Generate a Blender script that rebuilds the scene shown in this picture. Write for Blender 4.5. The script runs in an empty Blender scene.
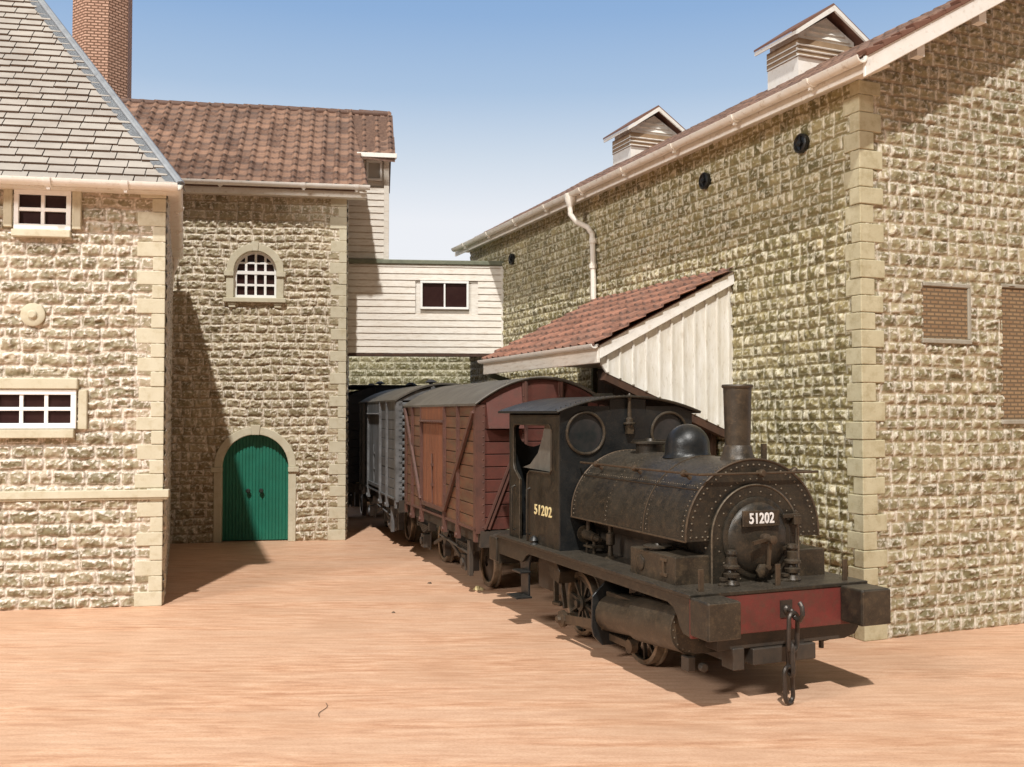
import bpy, math, random
import numpy as np
from mathutils import Vector, Matrix
S = bpy.context.scene
COL = S.collection
R_ = math.radians

# ------------------------------------------------------------ camera, light, exposure
cam = bpy.data.objects.new("camera", bpy.data.cameras.new("camera"))
COL.objects.link(cam)
cam.location = (0, 0, 3.2)
cam.rotation_euler = (R_(91.72), 0, 0)
cam.data.sensor_width = 36.0
cam.data.lens = 985.0 * 36.0 / 1024.0
cam.data.clip_start = 0.1
cam.data.clip_end = 2000
S.camera = cam

world = bpy.data.worlds.new("World")
S.world = world
world.use_nodes = True
bg = world.node_tree.nodes["Background"]
bg.inputs[0].default_value = (0.92, 0.80, 0.65, 1)       # dim warm room light around the model
bg.inputs[1].default_value = 0.25

def aim(o, target): o.rotation_euler = (Vector(target) - o.location).to_track_quat('-Z', 'Y').to_euler()
# the key light: crisp shadows falling away from the camera, a little to the right
SUN_DIR = Vector((0.04, 0.72, -1.0)).normalized()
sun = bpy.data.objects.new("sun", bpy.data.lights.new("sun", 'SUN'))
COL.objects.link(sun)
sun.data.energy = 3.9
sun.data.angle = R_(1.5)
sun.data.color = (1.0, 0.972, 0.925)
sun.location = (-3, -20, 26)
sun.rotation_euler = SUN_DIR.to_track_quat('-Z', 'Y').to_euler()
# a weaker, lower lamp on the left that rakes along the shed wall
fill = bpy.data.objects.new("side_lamp", bpy.data.lights.new("side_lamp", 'AREA'))
COL.objects.link(fill)
fill.location = (-24.0, -10.0, 21.0)
fill.data.shape = 'DISK'; fill.data.size = 7.0
fill.data.energy = 8500
fill.data.color = (1.0, 0.975, 0.93)
aim(fill, (3.5, 18, 5))

S.view_settings.view_transform = 'Standard'
S.view_settings.look = 'None'
S.view_settings.exposure = 0.0
S.view_settings.gamma = 1.0
S.cycles.max_bounces = 6

# ------------------------------------------------------------ materials
def new_mat(name):
    m = bpy.data.materials.new(name); m.use_nodes = True
    nt = m.node_tree; b = nt.nodes["Principled BSDF"]
    return m, nt, b
def N(nt, typ, **kw):
    n = nt.nodes.new(typ)
    for k, v in kw.items():
        if k.startswith('i_'):
            key = k[2:]
            key = int(key) if key.isdigit() else key.replace('_', ' ')
            n.inputs[key].default_value = v
        else: setattr(n, k, v)
    return n
def L(nt, a, b): nt.links.new(a, b)
def rgb(c): return (c[0], c[1], c[2], 1)
def coords(nt, scale=(1, 1, 1), rot=(0, 0, 0)):
    tc = N(nt, 'ShaderNodeTexCoord'); mp = N(nt, 'ShaderNodeMapping')
    mp.inputs['Scale'].default_value = scale; mp.inputs['Rotation'].default_value = rot
    L(nt, tc.outputs['Object'], mp.inputs['Vector']); return mp.outputs['Vector']
def noise(nt, vec, scale, detail=4, rough=0.6):
    n = N(nt, 'ShaderNodeTexNoise'); n.inputs['Scale'].default_value = scale
    n.inputs['Detail'].default_value = detail; n.inputs['Roughness'].default_value = rough
    if vec is not None: L(nt, vec, n.inputs['Vector'])
    return n.outputs['Fac']
def ramp(nt, fac, stops):
    r = N(nt, 'ShaderNodeValToRGB'); e = r.color_ramp.elements
    while len(e) < len(stops): e.new(0.5)
    for i, (p, c) in enumerate(stops):
        e[i].position = p; e[i].color = rgb(c) if len(c) == 3 else c
    L(nt, fac, r.inputs['Fac']); return r.outputs['Color']
def mix(nt, fac, a, b, mode='MIX'):
    m = N(nt, 'ShaderNodeMix', data_type='RGBA', blend_type=mode)
    for i, v in ((0, fac), (6, a), (7, b)):
        if hasattr(v, 'is_output'): L(nt, v, m.inputs[i])
        else: m.inputs[i].default_value = v if i == 0 else rgb(v)
    return m.outputs[2]
def mrange(nt, v, a, b, c=0, d=1):
    m = N(nt, 'ShaderNodeMapRange'); L(nt, v, m.inputs[0])
    for i, x in enumerate((a, b, c, d)): m.inputs[i + 1].default_value = x
    return m.outputs[0]
def attr(nt, name):
    return N(nt, 'ShaderNodeAttribute', attribute_name=name).outputs['Fac']
def bump(nt, b, h, strength=0.3, dist=0.02):
    n = N(nt, 'ShaderNodeBump'); n.inputs['Strength'].default_value = strength; n.inputs['Distance'].default_value = dist
    L(nt, h, n.inputs['Height']); L(nt, n.outputs[0], b.inputs['Normal'])

def mat_stone(name, c_dark, c_mid, c_light, c_mortar, c_peak, green=(0.10, 0.115, 0.05), green_amt=0.5, peak_amt=0.8):
    m, nt, b = new_mat(name); v = coords(nt)
    t = attr(nt, 'tone'); n1 = noise(nt, v, 9, 6, 0.7); n2 = noise(nt, v, 0.9, 3)
    n3 = noise(nt, v, 30, 3, 0.6)
    fac = N(nt, 'ShaderNodeMath', operation='ADD'); L(nt, t, fac.inputs[0]); L(nt, mrange(nt, n1, 0.3, 0.7, -0.35, 0.35), fac.inputs[1])
    c = ramp(nt, fac.outputs[0], [(0.12, c_dark), (0.5, c_mid), (0.95, c_light)])
    c = mix(nt, mrange(nt, n2, 0.42, 0.68, 0, green_amt), c, green)
    pk = N(nt, 'ShaderNodeMath', operation='MULTIPLY', use_clamp=True)
    L(nt, mrange(nt, attr(nt, 'peak'), 0.35, 0.95, 0, peak_amt), pk.inputs[0]); L(nt, mrange(nt, n3, 0.3, 0.5), pk.inputs[1])
    c = mix(nt, pk.outputs[0], c, c_peak)
    mo = N(nt, 'ShaderNodeMath', operation='MULTIPLY', use_clamp=True)
    L(nt, attr(nt, 'mort'), mo.inputs[0]); L(nt, mrange(nt, n1, 0.36, 0.56, 0.12, 0.95), mo.inputs[1])
    mc = mix(nt, attr(nt, 'mvert'), c_mortar, c_peak)  # mid, long and gable mortar is darkened: joint shadow painted into bed joints
    c = mix(nt, mo.outputs[0], c, mc)
    L(nt, c, b.inputs['Base Color']); b.inputs['Roughness'].default_value = 0.46
    b.inputs['Specular IOR Level'].default_value = 0.55
    bump(nt, b, noise(nt, v, 34, 5, 0.8), 0.55, 0.02)
    return m
def mat_plain(name, c, c2=None, scale=6, rough=0.6, dirt=None, dirt_lo=0.55, dirt_hi=0.75, dirt_amt=0.7, bmp=0.25, metal=0.0, stretch=(1, 1, 1), bs=40, spec=0.5, dirt_scale=None, usedirtattr=False):
    m, nt, b = new_mat(name); v = coords(nt, stretch)
    c2 = c2 or tuple(x * 0.8 for x in c)
    n = noise(nt, v, scale, 5, 0.65)
    col = mix(nt, mrange(nt, n, 0.32, 0.68), c, c2)
    if dirt:
        d = noise(nt, v, dirt_scale or scale * 2.3, 6, 0.7)
        f = mrange(nt, d, dirt_lo, dirt_hi, 0, dirt_amt)
        col = mix(nt, f, col, dirt)
    if usedirtattr:
        ad = N(nt, 'ShaderNodeMath', operation='MULTIPLY', use_clamp=True)
        L(nt, attr(nt, 'dirt'), ad.inputs[0]); L(nt, mrange(nt, noise(nt, v, 14, 5, 0.7), 0.3, 0.65, 0.15, 1.0), ad.inputs[1])
        col = mix(nt, ad.outputs[0], col, dirt)
    L(nt, col, b.inputs['Base Color']); b.inputs['Roughness'].default_value = rough
    b.inputs['Metallic'].default_value = metal; b.inputs['Specular IOR Level'].default_value = spec
    if bmp: bump(nt, b, noise(nt, v, bs, 4, 0.65), bmp, 0.01)
    return m
def mat_tile(name, a, bcol, cdark, speck):
    m, nt, b = new_mat(name); v = coords(nt)
    t = attr(nt, 'tone'); n1 = noise(nt, v, 14, 5, 0.7); n2 = noise(nt, v, 1.1, 3)
    s = N(nt, 'ShaderNodeMath', operation='ADD'); L(nt, t, s.inputs[0]); L(nt, mrange(nt, n1, 0.3, 0.7, -0.3, 0.3), s.inputs[1])
    c = ramp(nt, s.outputs[0], [(0.1, a), (0.55, bcol), (0.95, tuple(min(1, x * 1.35) for x in bcol))])
    c = mix(nt, mrange(nt, n2, 0.45, 0.7, 0, 0.55), c, cdark)
    c = mix(nt, mrange(nt, noise(nt, v, 26, 4, 0.7), 0.58, 0.75, 0, 0.5), c, speck)
    c = mix(nt, attr(nt, 'gap'), c, tuple(x * 0.22 for x in cdark))  # tile laps darkened: shadow under each tile edge painted in, with grime
    L(nt, c, b.inputs['Base Color']); b.inputs['Roughness'].default_value = 0.7
    bump(nt, b, n1, 0.4, 0.01); return m
def mat_brick(name, c1, c2, mort, bw, bh, msize=0.012, rough=0.8, off=0.5):
    m, nt, b = new_mat(name)
    uv = N(nt, 'ShaderNodeUVMap')
    br = N(nt, 'ShaderNodeTexBrick'); L(nt, uv.outputs[0], br.inputs['Vector'])
    for k, x in (('Color1', rgb(c1)), ('Color2', rgb(c2)), ('Mortar', rgb(mort)), ('Scale', 1.0), ('Mortar Size', msize), ('Mortar Smooth', 0.2), ('Bias', 0.0), ('Brick Width', bw), ('Row Height', bh)):
        br.inputs[k].default_value = x
    br.offset = off
    v = coords(nt)
    c = mix(nt, mrange(nt, noise(nt, v, 12, 5, 0.7), 0.45, 0.7, 0, 0.4), br.outputs['Color'], tuple(x * 0.55 for x in c2))
    L(nt, c, b.inputs['Base Color']); b.inputs['Roughness'].default_value = rough
    inv = N(nt, 'ShaderNodeMath', operation='SUBTRACT'); inv.inputs[0].default_value = 1; L(nt, br.outputs['Fac'], inv.inputs[1])
    bump(nt, b, inv.outputs[0], 0.8, 0.02); return m

M = {}
M['stone_left'] = mat_stone('stone_left', (0.19, 0.155, 0.085), (0.33, 0.275, 0.175), (0.46, 0.38, 0.27), (0.66, 0.53, 0.43), (0.88, 0.80, 0.72), green=(0.27, 0.245, 0.14), green_amt=0.45, peak_amt=0.85)
M['stone_mid'] = mat_stone('stone_mid', (0.22, 0.175, 0.095), (0.38, 0.315, 0.195), (0.54, 0.455, 0.31), (0.44, 0.33, 0.22), (0.88, 0.80, 0.69), green=(0.28, 0.25, 0.14), green_amt=0.4, peak_amt=0.8)
M['stone_long'] = mat_stone('stone_long', (0.14, 0.115, 0.042), (0.29, 0.238, 0.105), (0.46, 0.385, 0.205), (0.22, 0.16, 0.07), (0.88, 0.83, 0.67), green=(0.20, 0.18, 0.07), green_amt=0.5, peak_amt=0.66)
M['stone_gable'] = mat_stone('stone_gable', (0.175, 0.145, 0.072), (0.325, 0.275, 0.155), (0.46, 0.39, 0.24), (0.38, 0.27, 0.17), (0.90, 0.84, 0.74), green=(0.22, 0.205, 0.105), green_amt=0.5, peak_amt=0.68)
M['stone_far'] = mat_stone('stone_far', (0.16, 0.14, 0.06), (0.26, 0.23, 0.11), (0.38, 0.34, 0.19), (0.60, 0.55, 0.38), (0.70, 0.66, 0.50))
M['dressed'] = mat_plain('dressed_stone', (0.60, 0.56, 0.43), (0.53, 0.48, 0.35), 3, 0.75, dirt=(0.36, 0.29, 0.15), dirt_lo=0.52, dirt_hi=0.78, dirt_amt=0.6, bmp=0.4)
M['dressed_r'] = mat_plain('dressed_stone_ochre', (0.55, 0.50, 0.34), (0.47, 0.42, 0.27), 3, 0.75, dirt=(0.28, 0.22, 0.10), dirt_lo=0.48, dirt_hi=0.75, dirt_amt=0.65, bmp=0.4)
M['core'] = mat_plain('wall_core', (0.30, 0.25, 0.16), bmp=0.2)
M['white'] = mat_plain('white_paint', (0.86, 0.845, 0.81), (0.80, 0.77, 0.71), 5, 0.5, dirt=(0.38, 0.26, 0.15), dirt_lo=0.56, dirt_hi=0.76, dirt_amt=0.5, bmp=0.2)
M['cream'] = mat_plain('cream_gutter_paint', (0.85, 0.83, 0.77), (0.78, 0.73, 0.64), 4, 0.45, dirt=(0.34, 0.22, 0.11), dirt_lo=0.56, dirt_hi=0.76, dirt_amt=0.75, bmp=0.4)
M['clap'] = mat_plain('clapboard_paint', (0.82, 0.79, 0.73), (0.75, 0.70, 0.62), 3, 0.6, dirt=(0.34, 0.22, 0.12), dirt_lo=0.48, dirt_hi=0.78, dirt_amt=0.5, bmp=0.3, stretch=(0.5, 0.5, 3), usedirtattr=True)
M['batten'] = mat_plain('batten_paint', (0.80, 0.785, 0.74), (0.66, 0.62, 0.53), 3, 0.6, dirt=(0.30, 0.22, 0.11), dirt_lo=0.55, dirt_hi=0.75, dirt_amt=0.6, bmp=0.35, stretch=(3, 3, 0.6))
M['sash'] = mat_plain('sash_white', (0.90, 0.90, 0.89), (0.84, 0.83, 0.80), 6, 0.4, bmp=0.1)
M['glass_pale'] = mat_plain('pale_backed_glass', (0.50, 0.47, 0.42), (0.42, 0.39, 0.35), 3, 0.3, bmp=0)
M['glass'] = mat_plain('dark_glass', (0.022, 0.008, 0.008), (0.04, 0.018, 0.016), 2, 0.22, bmp=0, spec=0.3)
M['slate'] = mat_plain('slate_grey', (0.455, 0.42, 0.375), (0.33, 0.30, 0.27), 1.6, 0.6, dirt=(0.30, 0.24, 0.20), dirt_lo=0.5, dirt_hi=0.75, dirt_amt=0.6, bmp=0.4, stretch=(0.6, 0.6, 1.6))
M['slate_gap'] = mat_plain('slate_gap', (0.14, 0.09, 0.06), bmp=0.2)
M['lead'] = mat_plain('lead_flashing', (0.36, 0.39, 0.42), (0.26, 0.28, 0.31), 5, 0.45, dirt=(0.14, 0.14, 0.15), dirt_amt=0.6, bmp=0.2, metal=0.2)
M['tile_mid'] = mat_tile('pantile_brown', (0.12, 0.062, 0.042), (0.27, 0.155, 0.105), (0.135, 0.085, 0.068), (0.36, 0.26, 0.195))
M['tile_red'] = mat_tile('pantile_red', (0.17, 0.078, 0.05), (0.31, 0.145, 0.097), (0.20, 0.12, 0.09), (0.12, 0.07, 0.05))
M['brick_ch'] = mat_brick('chimney_brick', (0.66, 0.42, 0.31), (0.52, 0.31, 0.22), (0.16, 0.08, 0.045), 0.20, 0.085, 0.02)
M['brick_pan'] = mat_brick('panel_brick', (0.34, 0.225, 0.12), (0.27, 0.165, 0.085), (0.15, 0.105, 0.062), 0.15, 0.06, 0.013)
M['louvre_gap'] = mat_plain('louvre_brown', (0.36, 0.25, 0.15), (0.26, 0.17, 0.10), 5, 0.7, bmp=0.3)
M['edging'] = mat_plain('grey_edging', (0.38, 0.35, 0.29), (0.28, 0.25, 0.19), 6, 0.7, bmp=0.4)
M['green'] = mat_plain('green_door_paint', (0.010, 0.165, 0.105), (0.008, 0.13, 0.08), 3, 0.5, dirt=(0.03, 0.08, 0.05), dirt_lo=0.6, dirt_hi=0.8, bmp=0.25)
M['knob'] = mat_plain('black_knob', (0.02, 0.03, 0.025), rough=0.3, bmp=0)
M['felt'] = mat_plain('mossy_felt', (0.20, 0.21, 0.15), (0.13, 0.14, 0.10), 8, 0.9, bmp=0.5)
M['brownwood'] = mat_plain('brown_boards', (0.085, 0.04, 0.022), (0.05, 0.025, 0.015), 4, 0.7, bmp=0.4, stretch=(2, 2, .4))
def mat_loco(name, c1, c2, rust, rough=0.43, metal=0.15, dust=0.4):
    m, nt, b = new_mat(name); v = coords(nt)
    n1 = noise(nt, v, 3.2, 6, 0.7); n2 = noise(nt, v, 38, 4, 0.75)
    geo = N(nt, 'ShaderNodeNewGeometry'); sx = N(nt, 'ShaderNodeSeparateXYZ'); L(nt, geo.outputs['Normal'], sx.inputs[0])
    c = mix(nt, mrange(nt, n1, 0.35, 0.65), c1, c2)
    c = mix(nt, mrange(nt, noise(nt, v, 9, 6, 0.75), 0.5, 0.68, 0, 0.5), c, rust)
    c = mix(nt, mrange(nt, noise(nt, v, 60, 3, 0.8), 0.60, 0.72, 0, 0.5), c, tuple(x * 2.2 for x in rust))
    du = N(nt, 'ShaderNodeMath', operation='MULTIPLY', use_clamp=True)      # settled dust lies on upward faces
    L(nt, mrange(nt, sx.outputs[2], 0.6, 1.0, 0, dust), du.inputs[0]); L(nt, mrange(nt, n2, 0.38, 0.62), du.inputs[1])
    c = mix(nt, du.outputs[0], c, (0.17, 0.145, 0.115))
    L(nt, c, b.inputs['Base Color']); b.inputs['Roughness'].default_value = rough
    L(nt, mrange(nt, n1, 0.3, 0.7, rough - 0.14, rough + 0.1), b.inputs['Roughness'])
    b.inputs['Metallic'].default_value = metal; b.inputs['Specular IOR Level'].default_value = 0.5
    bump(nt, b, n2, 0.35, 0.008); return m
M['loco'] = mat_loco('weathered_black', (0.014, 0.0125, 0.010), (0.035, 0.028, 0.019), (0.085, 0.058, 0.034), dust=0.45)
M['loco_brown'] = mat_loco('grimy_brown_black', (0.026, 0.020, 0.014), (0.056, 0.041, 0.026), (0.12, 0.082, 0.047), rough=0.45, dust=0.3)
M['loco_blue'] = mat_loco('satin_black', (0.010, 0.011, 0.012), (0.017, 0.018, 0.018), (0.035, 0.03, 0.024), rough=0.38, dust=0.2)
M['pane_blue'] = mat_plain('dark_cab_glass', (0.016, 0.02, 0.02), (0.045, 0.038, 0.036), 3, 0.15, bmp=0)
M['sheet'] = mat_plain('grey_canvas', (0.13, 0.12, 0.10), (0.09, 0.08, 0.065), 6, 0.8, bmp=0.3)
M['bolt'] = mat_plain('worn_steel', (0.20, 0.16, 0.115), (0.09, 0.07, 0.05), 20, 0.4, bmp=0.1, metal=0.5)
M['tyre'] = mat_plain('steel_tyre', (0.30, 0.25, 0.19), (0.14, 0.11, 0.08), 8, 0.35, bmp=0.1, metal=0.7)
M['redbeam'] = mat_plain('weathered_red', (0.16, 0.026, 0.021), (0.10, 0.027, 0.020), 5, 0.6, dirt=(0.08, 0.04, 0.025), dirt_lo=0.48, dirt_hi=0.72, dirt_amt=0.7, bmp=0.35)
M['bronze'] = mat_plain('dull_bronze', (0.11, 0.075, 0.046), (0.06, 0.042, 0.028), 9, 0.5, bmp=0.2, metal=0.4)
M['numcream'] = mat_plain('cream_numerals', (0.72, 0.60, 0.30), (0.62, 0.52, 0.28), 20, 0.6, bmp=0)
M['numwhite'] = mat_plain('white_numerals', (0.80, 0.78, 0.76), rough=0.6, bmp=0)
M['chain'] = mat_plain('dark_chain', (0.07, 0.055, 0.045), (0.04, 0.035, 0.03), 10, 0.4, bmp=0.3, metal=0.5)
M['oxide'] = mat_plain('oxide_planks', (0.19, 0.082, 0.043), (0.10, 0.045, 0.029), 2.2, 0.5, dirt=(0.12, 0.088, 0.05), dirt_lo=0.44, dirt_hi=0.66, dirt_amt=0.75, bmp=0.35, stretch=(1, .5, 2.2))
M['oxide_end'] = mat_plain('oxide_end_planks', (0.125, 0.036, 0.025), (0.08, 0.027, 0.02), 2.4, 0.55, dirt=(0.05, 0.03, 0.02), dirt_lo=0.5, dirt_hi=0.72, dirt_amt=0.6, bmp=0.35)  # oxide paint darkened for van ends and hoods, their shade put into the colour
M['oxide_door'] = mat_plain('oxide_door', (0.23, 0.085, 0.040), (0.15, 0.055, 0.03), 2.5, 0.6, dirt=(0.09, 0.05, 0.03), dirt_amt=0.6, bmp=0.35, stretch=(2, 2, .5))
M['oxide_iron'] = mat_plain('oxide_iron', (0.13, 0.058, 0.042), (0.08, 0.04, 0.032), 4, 0.5, dirt=(0.06, 0.04, 0.03), dirt_amt=0.5, bmp=0.2)
M['greywood'] = mat_plain('grey_planks', (0.19, 0.20, 0.21), (0.10, 0.10, 0.10), 3, 0.6, stretch=(1, 1, .35), dirt=(0.07, 0.06, 0.05), dirt_lo=0.45, dirt_hi=0.7, dirt_amt=0.7, bmp=0.3)
M['greyiron'] = mat_plain('grey_iron', (0.19, 0.195, 0.20), (0.10, 0.10, 0.10), 4, 0.45, dirt=(0.07, 0.06, 0.05), dirt_amt=0.5, bmp=0.2)
M['vanroof'] = mat_plain('van_roof_grey', (0.125, 0.112, 0.092), (0.075, 0.066, 0.054), 2, 0.6, dirt=(0.17, 0.15, 0.12), dirt_amt=0.4, bmp=0.3)
M['under'] = mat_plain('underframe_black', (0.035, 0.030, 0.025), (0.06, 0.045, 0.033), 6, 0.55, bmp=0.3)
M['navy'] = mat_plain('dark_blue_black', (0.020, 0.024, 0.034), (0.03, 0.03, 0.035), 3, 0.6, bmp=0.2)
M['pebble'] = mat_plain('pale_crumb', (0.62, 0.50, 0.26), rough=0.8, bmp=0.5)
M['fibre'] = mat_plain('dark_fibre', (0.12, 0.08, 0.05), rough=0.8, bmp=0)

# ------------------------------------------------------------ object helpers
def tag(o, label=None, cat=None, group=None, kind=None):
    for k, v in (('label', label), ('category', cat), ('group', group), ('kind', kind)):
        if v: o[k] = v
    return o
def empty(name, loc=(0, 0, 0), yaw=0, parent=None):
    o = bpy.data.objects.new(name, None); COL.objects.link(o)
    o.location = loc; o.rotation_euler = (0, 0, R_(yaw)); o.empty_display_size = 0.3
    if parent: o.parent = parent
    return o
def V3(*a): return Vector(a)

class MB:
    def __init__(s): s.v = []; s.f = []; s.m = []; s.uv = None
    def add(s, vs, fs, mi=0):
        b = len(s.v); s.v += [tuple(p) for p in vs]; s.f += [tuple(b + i for i in f) for f in fs]; s.m += [mi] * len(fs)
    def bx(s, x0, x1, y0, y1, z0, z1, mi=0):
        v = [(x, y, z) for z in (z0, z1) for y in (y0, y1) for x in (x0, x1)]
        s.add(v, [(0, 2, 3, 1), (4, 5, 7, 6), (0, 1, 5, 4), (2, 6, 7, 3), (0, 4, 6, 2), (1, 3, 7, 5)], mi)
    def bar(s, p0, p1, w, h, up=(0, 0, 1), mi=0):
        p0 = Vector(p0); p1 = Vector(p1); d = (p1 - p0).normalized(); u = Vector(up)
        a = d.cross(u); a = a.normalized() if a.length > 1e-5 else V3(1, 0, 0); c = a.cross(d)
        v = []
        for p in (p0, p1):
            for i, j in ((-1, -1), (1, -1), (1, 1), (-1, 1)): v.append(p + a * (i * w / 2) + c * (j * h / 2))
        s.add(v, [(0, 1, 2, 3), (7, 6, 5, 4), (0, 4, 5, 1), (1, 5, 6, 2), (2, 6, 7, 3), (3, 7, 4, 0)], mi)
    def lathe(s, org, axis, prof, seg=16, cap=True, mi=0, ref=None):
        org = Vector(org); ax = Vector(axis).normalized(); r = Vector(ref) if ref else (V3(0, 0, 1) if abs(ax.z) < 0.9 else V3(1, 0, 0))
        a = ax.cross(r).normalized(); c = ax.cross(a)
        v = []
        for rr, h in prof:
            for k in range(seg):
                t = 2 * math.pi * k / seg; v.append(org + ax * h + (a * math.cos(t) + c * math.sin(t)) * max(rr, 1e-4))
        fs = []
        for i in range(len(prof) - 1):
            for k in range(seg):
                k2 = (k + 1) % seg; fs.append((i * seg + k, i * seg + k2, (i + 1) * seg + k2, (i + 1) * seg + k))
        if cap:
            fs.append(tuple(range(seg))[::-1]); fs.append(tuple(range((len(prof) - 1) * seg, len(prof) * seg)))
        s.add(v, fs, mi)
    def cyl(s, p0, p1, r0, r1=None, seg=16, mi=0):
        p0 = Vector(p0); p1 = Vector(p1); s.lathe(p0, p1 - p0, [(r0, 0), (r0 if r1 is None else r1, (p1 - p0).length)], seg, True, mi)
    def prism(s, pts, vec, mi=0):
        n = len(pts); vec = Vector(vec); v = [Vector(p) for p in pts]; v += [p + vec for p in v]
        s.add(v, [tuple(range(n))[::-1], tuple(range(n, 2 * n))] + [(i, (i + 1) % n, n + (i + 1) % n, n + i) for i in range(n)], mi)
    def ring(s, outer, inner, vec, mi=0):
        n = len(outer); vec = Vector(vec)
        o = [Vector(p) for p in outer]; i_ = [Vector(p) for p in inner]
        v = o + i_ + [p + vec for p in o] + [p + vec for p in i_]; fs = []
        for k in range(n):
            k2 = (k + 1) % n
            fs += [(k, k2, n + k2, n + k), (2 * n + k, 3 * n + k, 3 * n + k2, 2 * n + k2), (k, 2 * n + k, 2 * n + k2, k2), (n + k, n + k2, 3 * n + k2, 3 * n + k)]
        s.add(v, fs, mi)
    def tube(s, pts, r, seg=8, mi=0, closed=False):
        pts = [Vector(p) for p in pts]; n = len(pts); v = []; prev = None
        for i, p in enumerate(pts):
            if closed: d = pts[(i + 1) % n] - pts[(i - 1) % n]
            else: d = pts[min(i + 1, n - 1)] - pts[max(i - 1, 0)]
            d.normalize()
            if prev is None:
                a = d.cross(V3(0, 0, 1)); a = a if a.length > 0.1 else d.cross(V3(1, 0, 0))
            else: a = prev - d * prev.dot(d)
            a.normalize(); prev = a; c = d.cross(a)
            for k in range(seg):
                t = 2 * math.pi * k / seg; v.append(p + (a * math.cos(t) + c * math.sin(t)) * r)
        fs = []
        for i in range(n if closed else n - 1):
            j = (i + 1) % n
            for k in range(seg):
                k2 = (k + 1) % seg; fs.append((i * seg + k, i * seg + k2, j * seg + k2, j * seg + k))
        if not closed: fs += [tuple(range(seg))[::-1], tuple(range((n - 1) * seg, n * seg))]
        s.add(v, fs, mi)
    def rivet(s, p, nrm, r=0.014, mi=0):
        s.lathe(p, nrm, [(r, -0.004), (r * 0.85, r * 0.45), (r * 0.35, r * 0.8)], 6, True, mi)
    def build(s, name, mat, parent=None, smooth=35, bevel=0.0, seg=1):
        me = bpy.data.meshes.new(name); me.from_pydata(s.v, [], s.f)
        mats = mat if isinstance(mat, (list, tuple)) else [mat]
        for m in mats: me.materials.append(m)
        if len(mats) > 1: me.polygons.foreach_set('material_index', s.m)
        o = bpy.data.objects.new(name, me); COL.objects.link(o)
        if parent: o.parent = parent
        if smooth:
            me.polygons.foreach_set('use_smooth', [True] * len(me.polygons)); me.set_sharp_from_angle(angle=R_(smooth))
        me.update()
        if bevel:
            b = o.modifiers.new('bevel', 'BEVEL'); b.width = bevel; b.segments = seg; b.limit_method = 'ANGLE'; b.angle_limit = R_(40); b.harden_normals = False
        return o
def setuv(o, fn):
    me = o.data; uv = me.uv_layers.new(name='UVMap')
    for p in me.polygons:
        for li in p.loop_indices: uv.data[li].uv = fn(me.vertices[me.loops[li].vertex_index].co, p.normal)

def grid_object(name, P, attrs, keep, mat, parent=None, extra=None, smooth=True):
    ny, nx = P.shape[:2]
    idx = np.arange(ny * nx).reshape(ny, nx)
    q = np.stack([idx[:-1, :-1], idx[:-1, 1:], idx[1:, 1:], idx[1:, :-1]], -1)
    q = q[keep] if keep is not None else q.reshape(-1, 4)
    used = np.zeros(ny * nx, bool); used[q.ravel()] = True
    remap = np.cumsum(used) - 1
    verts = P.reshape(-1, 3)[used]; q = remap[q]
    nv = len(verts); faces = [tuple(f) for f in []]
    ex_v = []; ex_f = []
    if extra: ex_v, ex_f = extra.v, extra.f
    me = bpy.data.meshes.new(name)
    allv = np.concatenate([verts, np.array(ex_v, float).reshape(-1, 3)]) if ex_v else verts
    loops = [q.ravel()] + [np.array(f) + nv for f in ex_f]
    tot = np.concatenate([np.full(len(q), 4), np.array([len(f) for f in ex_f], int)]) if ex_f else np.full(len(q), 4)
    lv = np.concatenate(loops).astype(np.int32)
    me.vertices.add(len(allv)); me.vertices.foreach_set('co', allv.astype(np.float32).ravel())
    me.loops.add(len(lv)); me.loops.foreach_set('vertex_index', lv)
    me.polygons.add(len(tot)); st = np.concatenate([[0], np.cumsum(tot)[:-1]]).astype(np.int32)
    me.polygons.foreach_set('loop_start', st)
    me.polygons.foreach_set('loop_total', tot.astype(np.int32))
    me.polygons.foreach_set('use_smooth', np.concatenate([np.full(len(q), smooth), np.zeros(len(ex_f), bool)]))
    for k, a in attrs.items():
        at = me.attributes.new(k, 'FLOAT', 'POINT')
        vals = np.concatenate([a.ravel()[used], np.full(len(ex_v), 0.3)]).astype(np.float32)
        at.data.foreach_set('value', vals)
    me.materials.append(mat); me.update(calc_edges=True); me.validate()
    o = bpy.data.objects.new(name, me); COL.objects.link(o)
    if parent: o.parent = parent
    return o

def vnoise(rs, X, Y, scale, octaves=3, gain=0.5):
    out = np.zeros_like(X); amp = 1; tot = 0
    for o in range(octaves):
        x = X / scale; y = Y / scale
        x0 = np.floor(x).astype(int); y0 = np.floor(y).astype(int); fx = x - x0; fy = y - y0
        fx = fx * fx * (3 - 2 * fx); fy = fy * fy * (3 - 2 * fy)
        T = rs.rand(256, 256)
        g = lambda i, j: T[(i % 256), (j % 256)]
        out += amp * ((g(x0, y0) * (1 - fx) + g(x0 + 1, y0) * fx) * (1 - fy) + (g(x0, y0 + 1) * (1 - fx) + g(x0 + 1, y0 + 1) * fx) * fy)
        tot += amp; amp *= gain; scale *= 0.5
    return out / tot - 0.5

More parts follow.
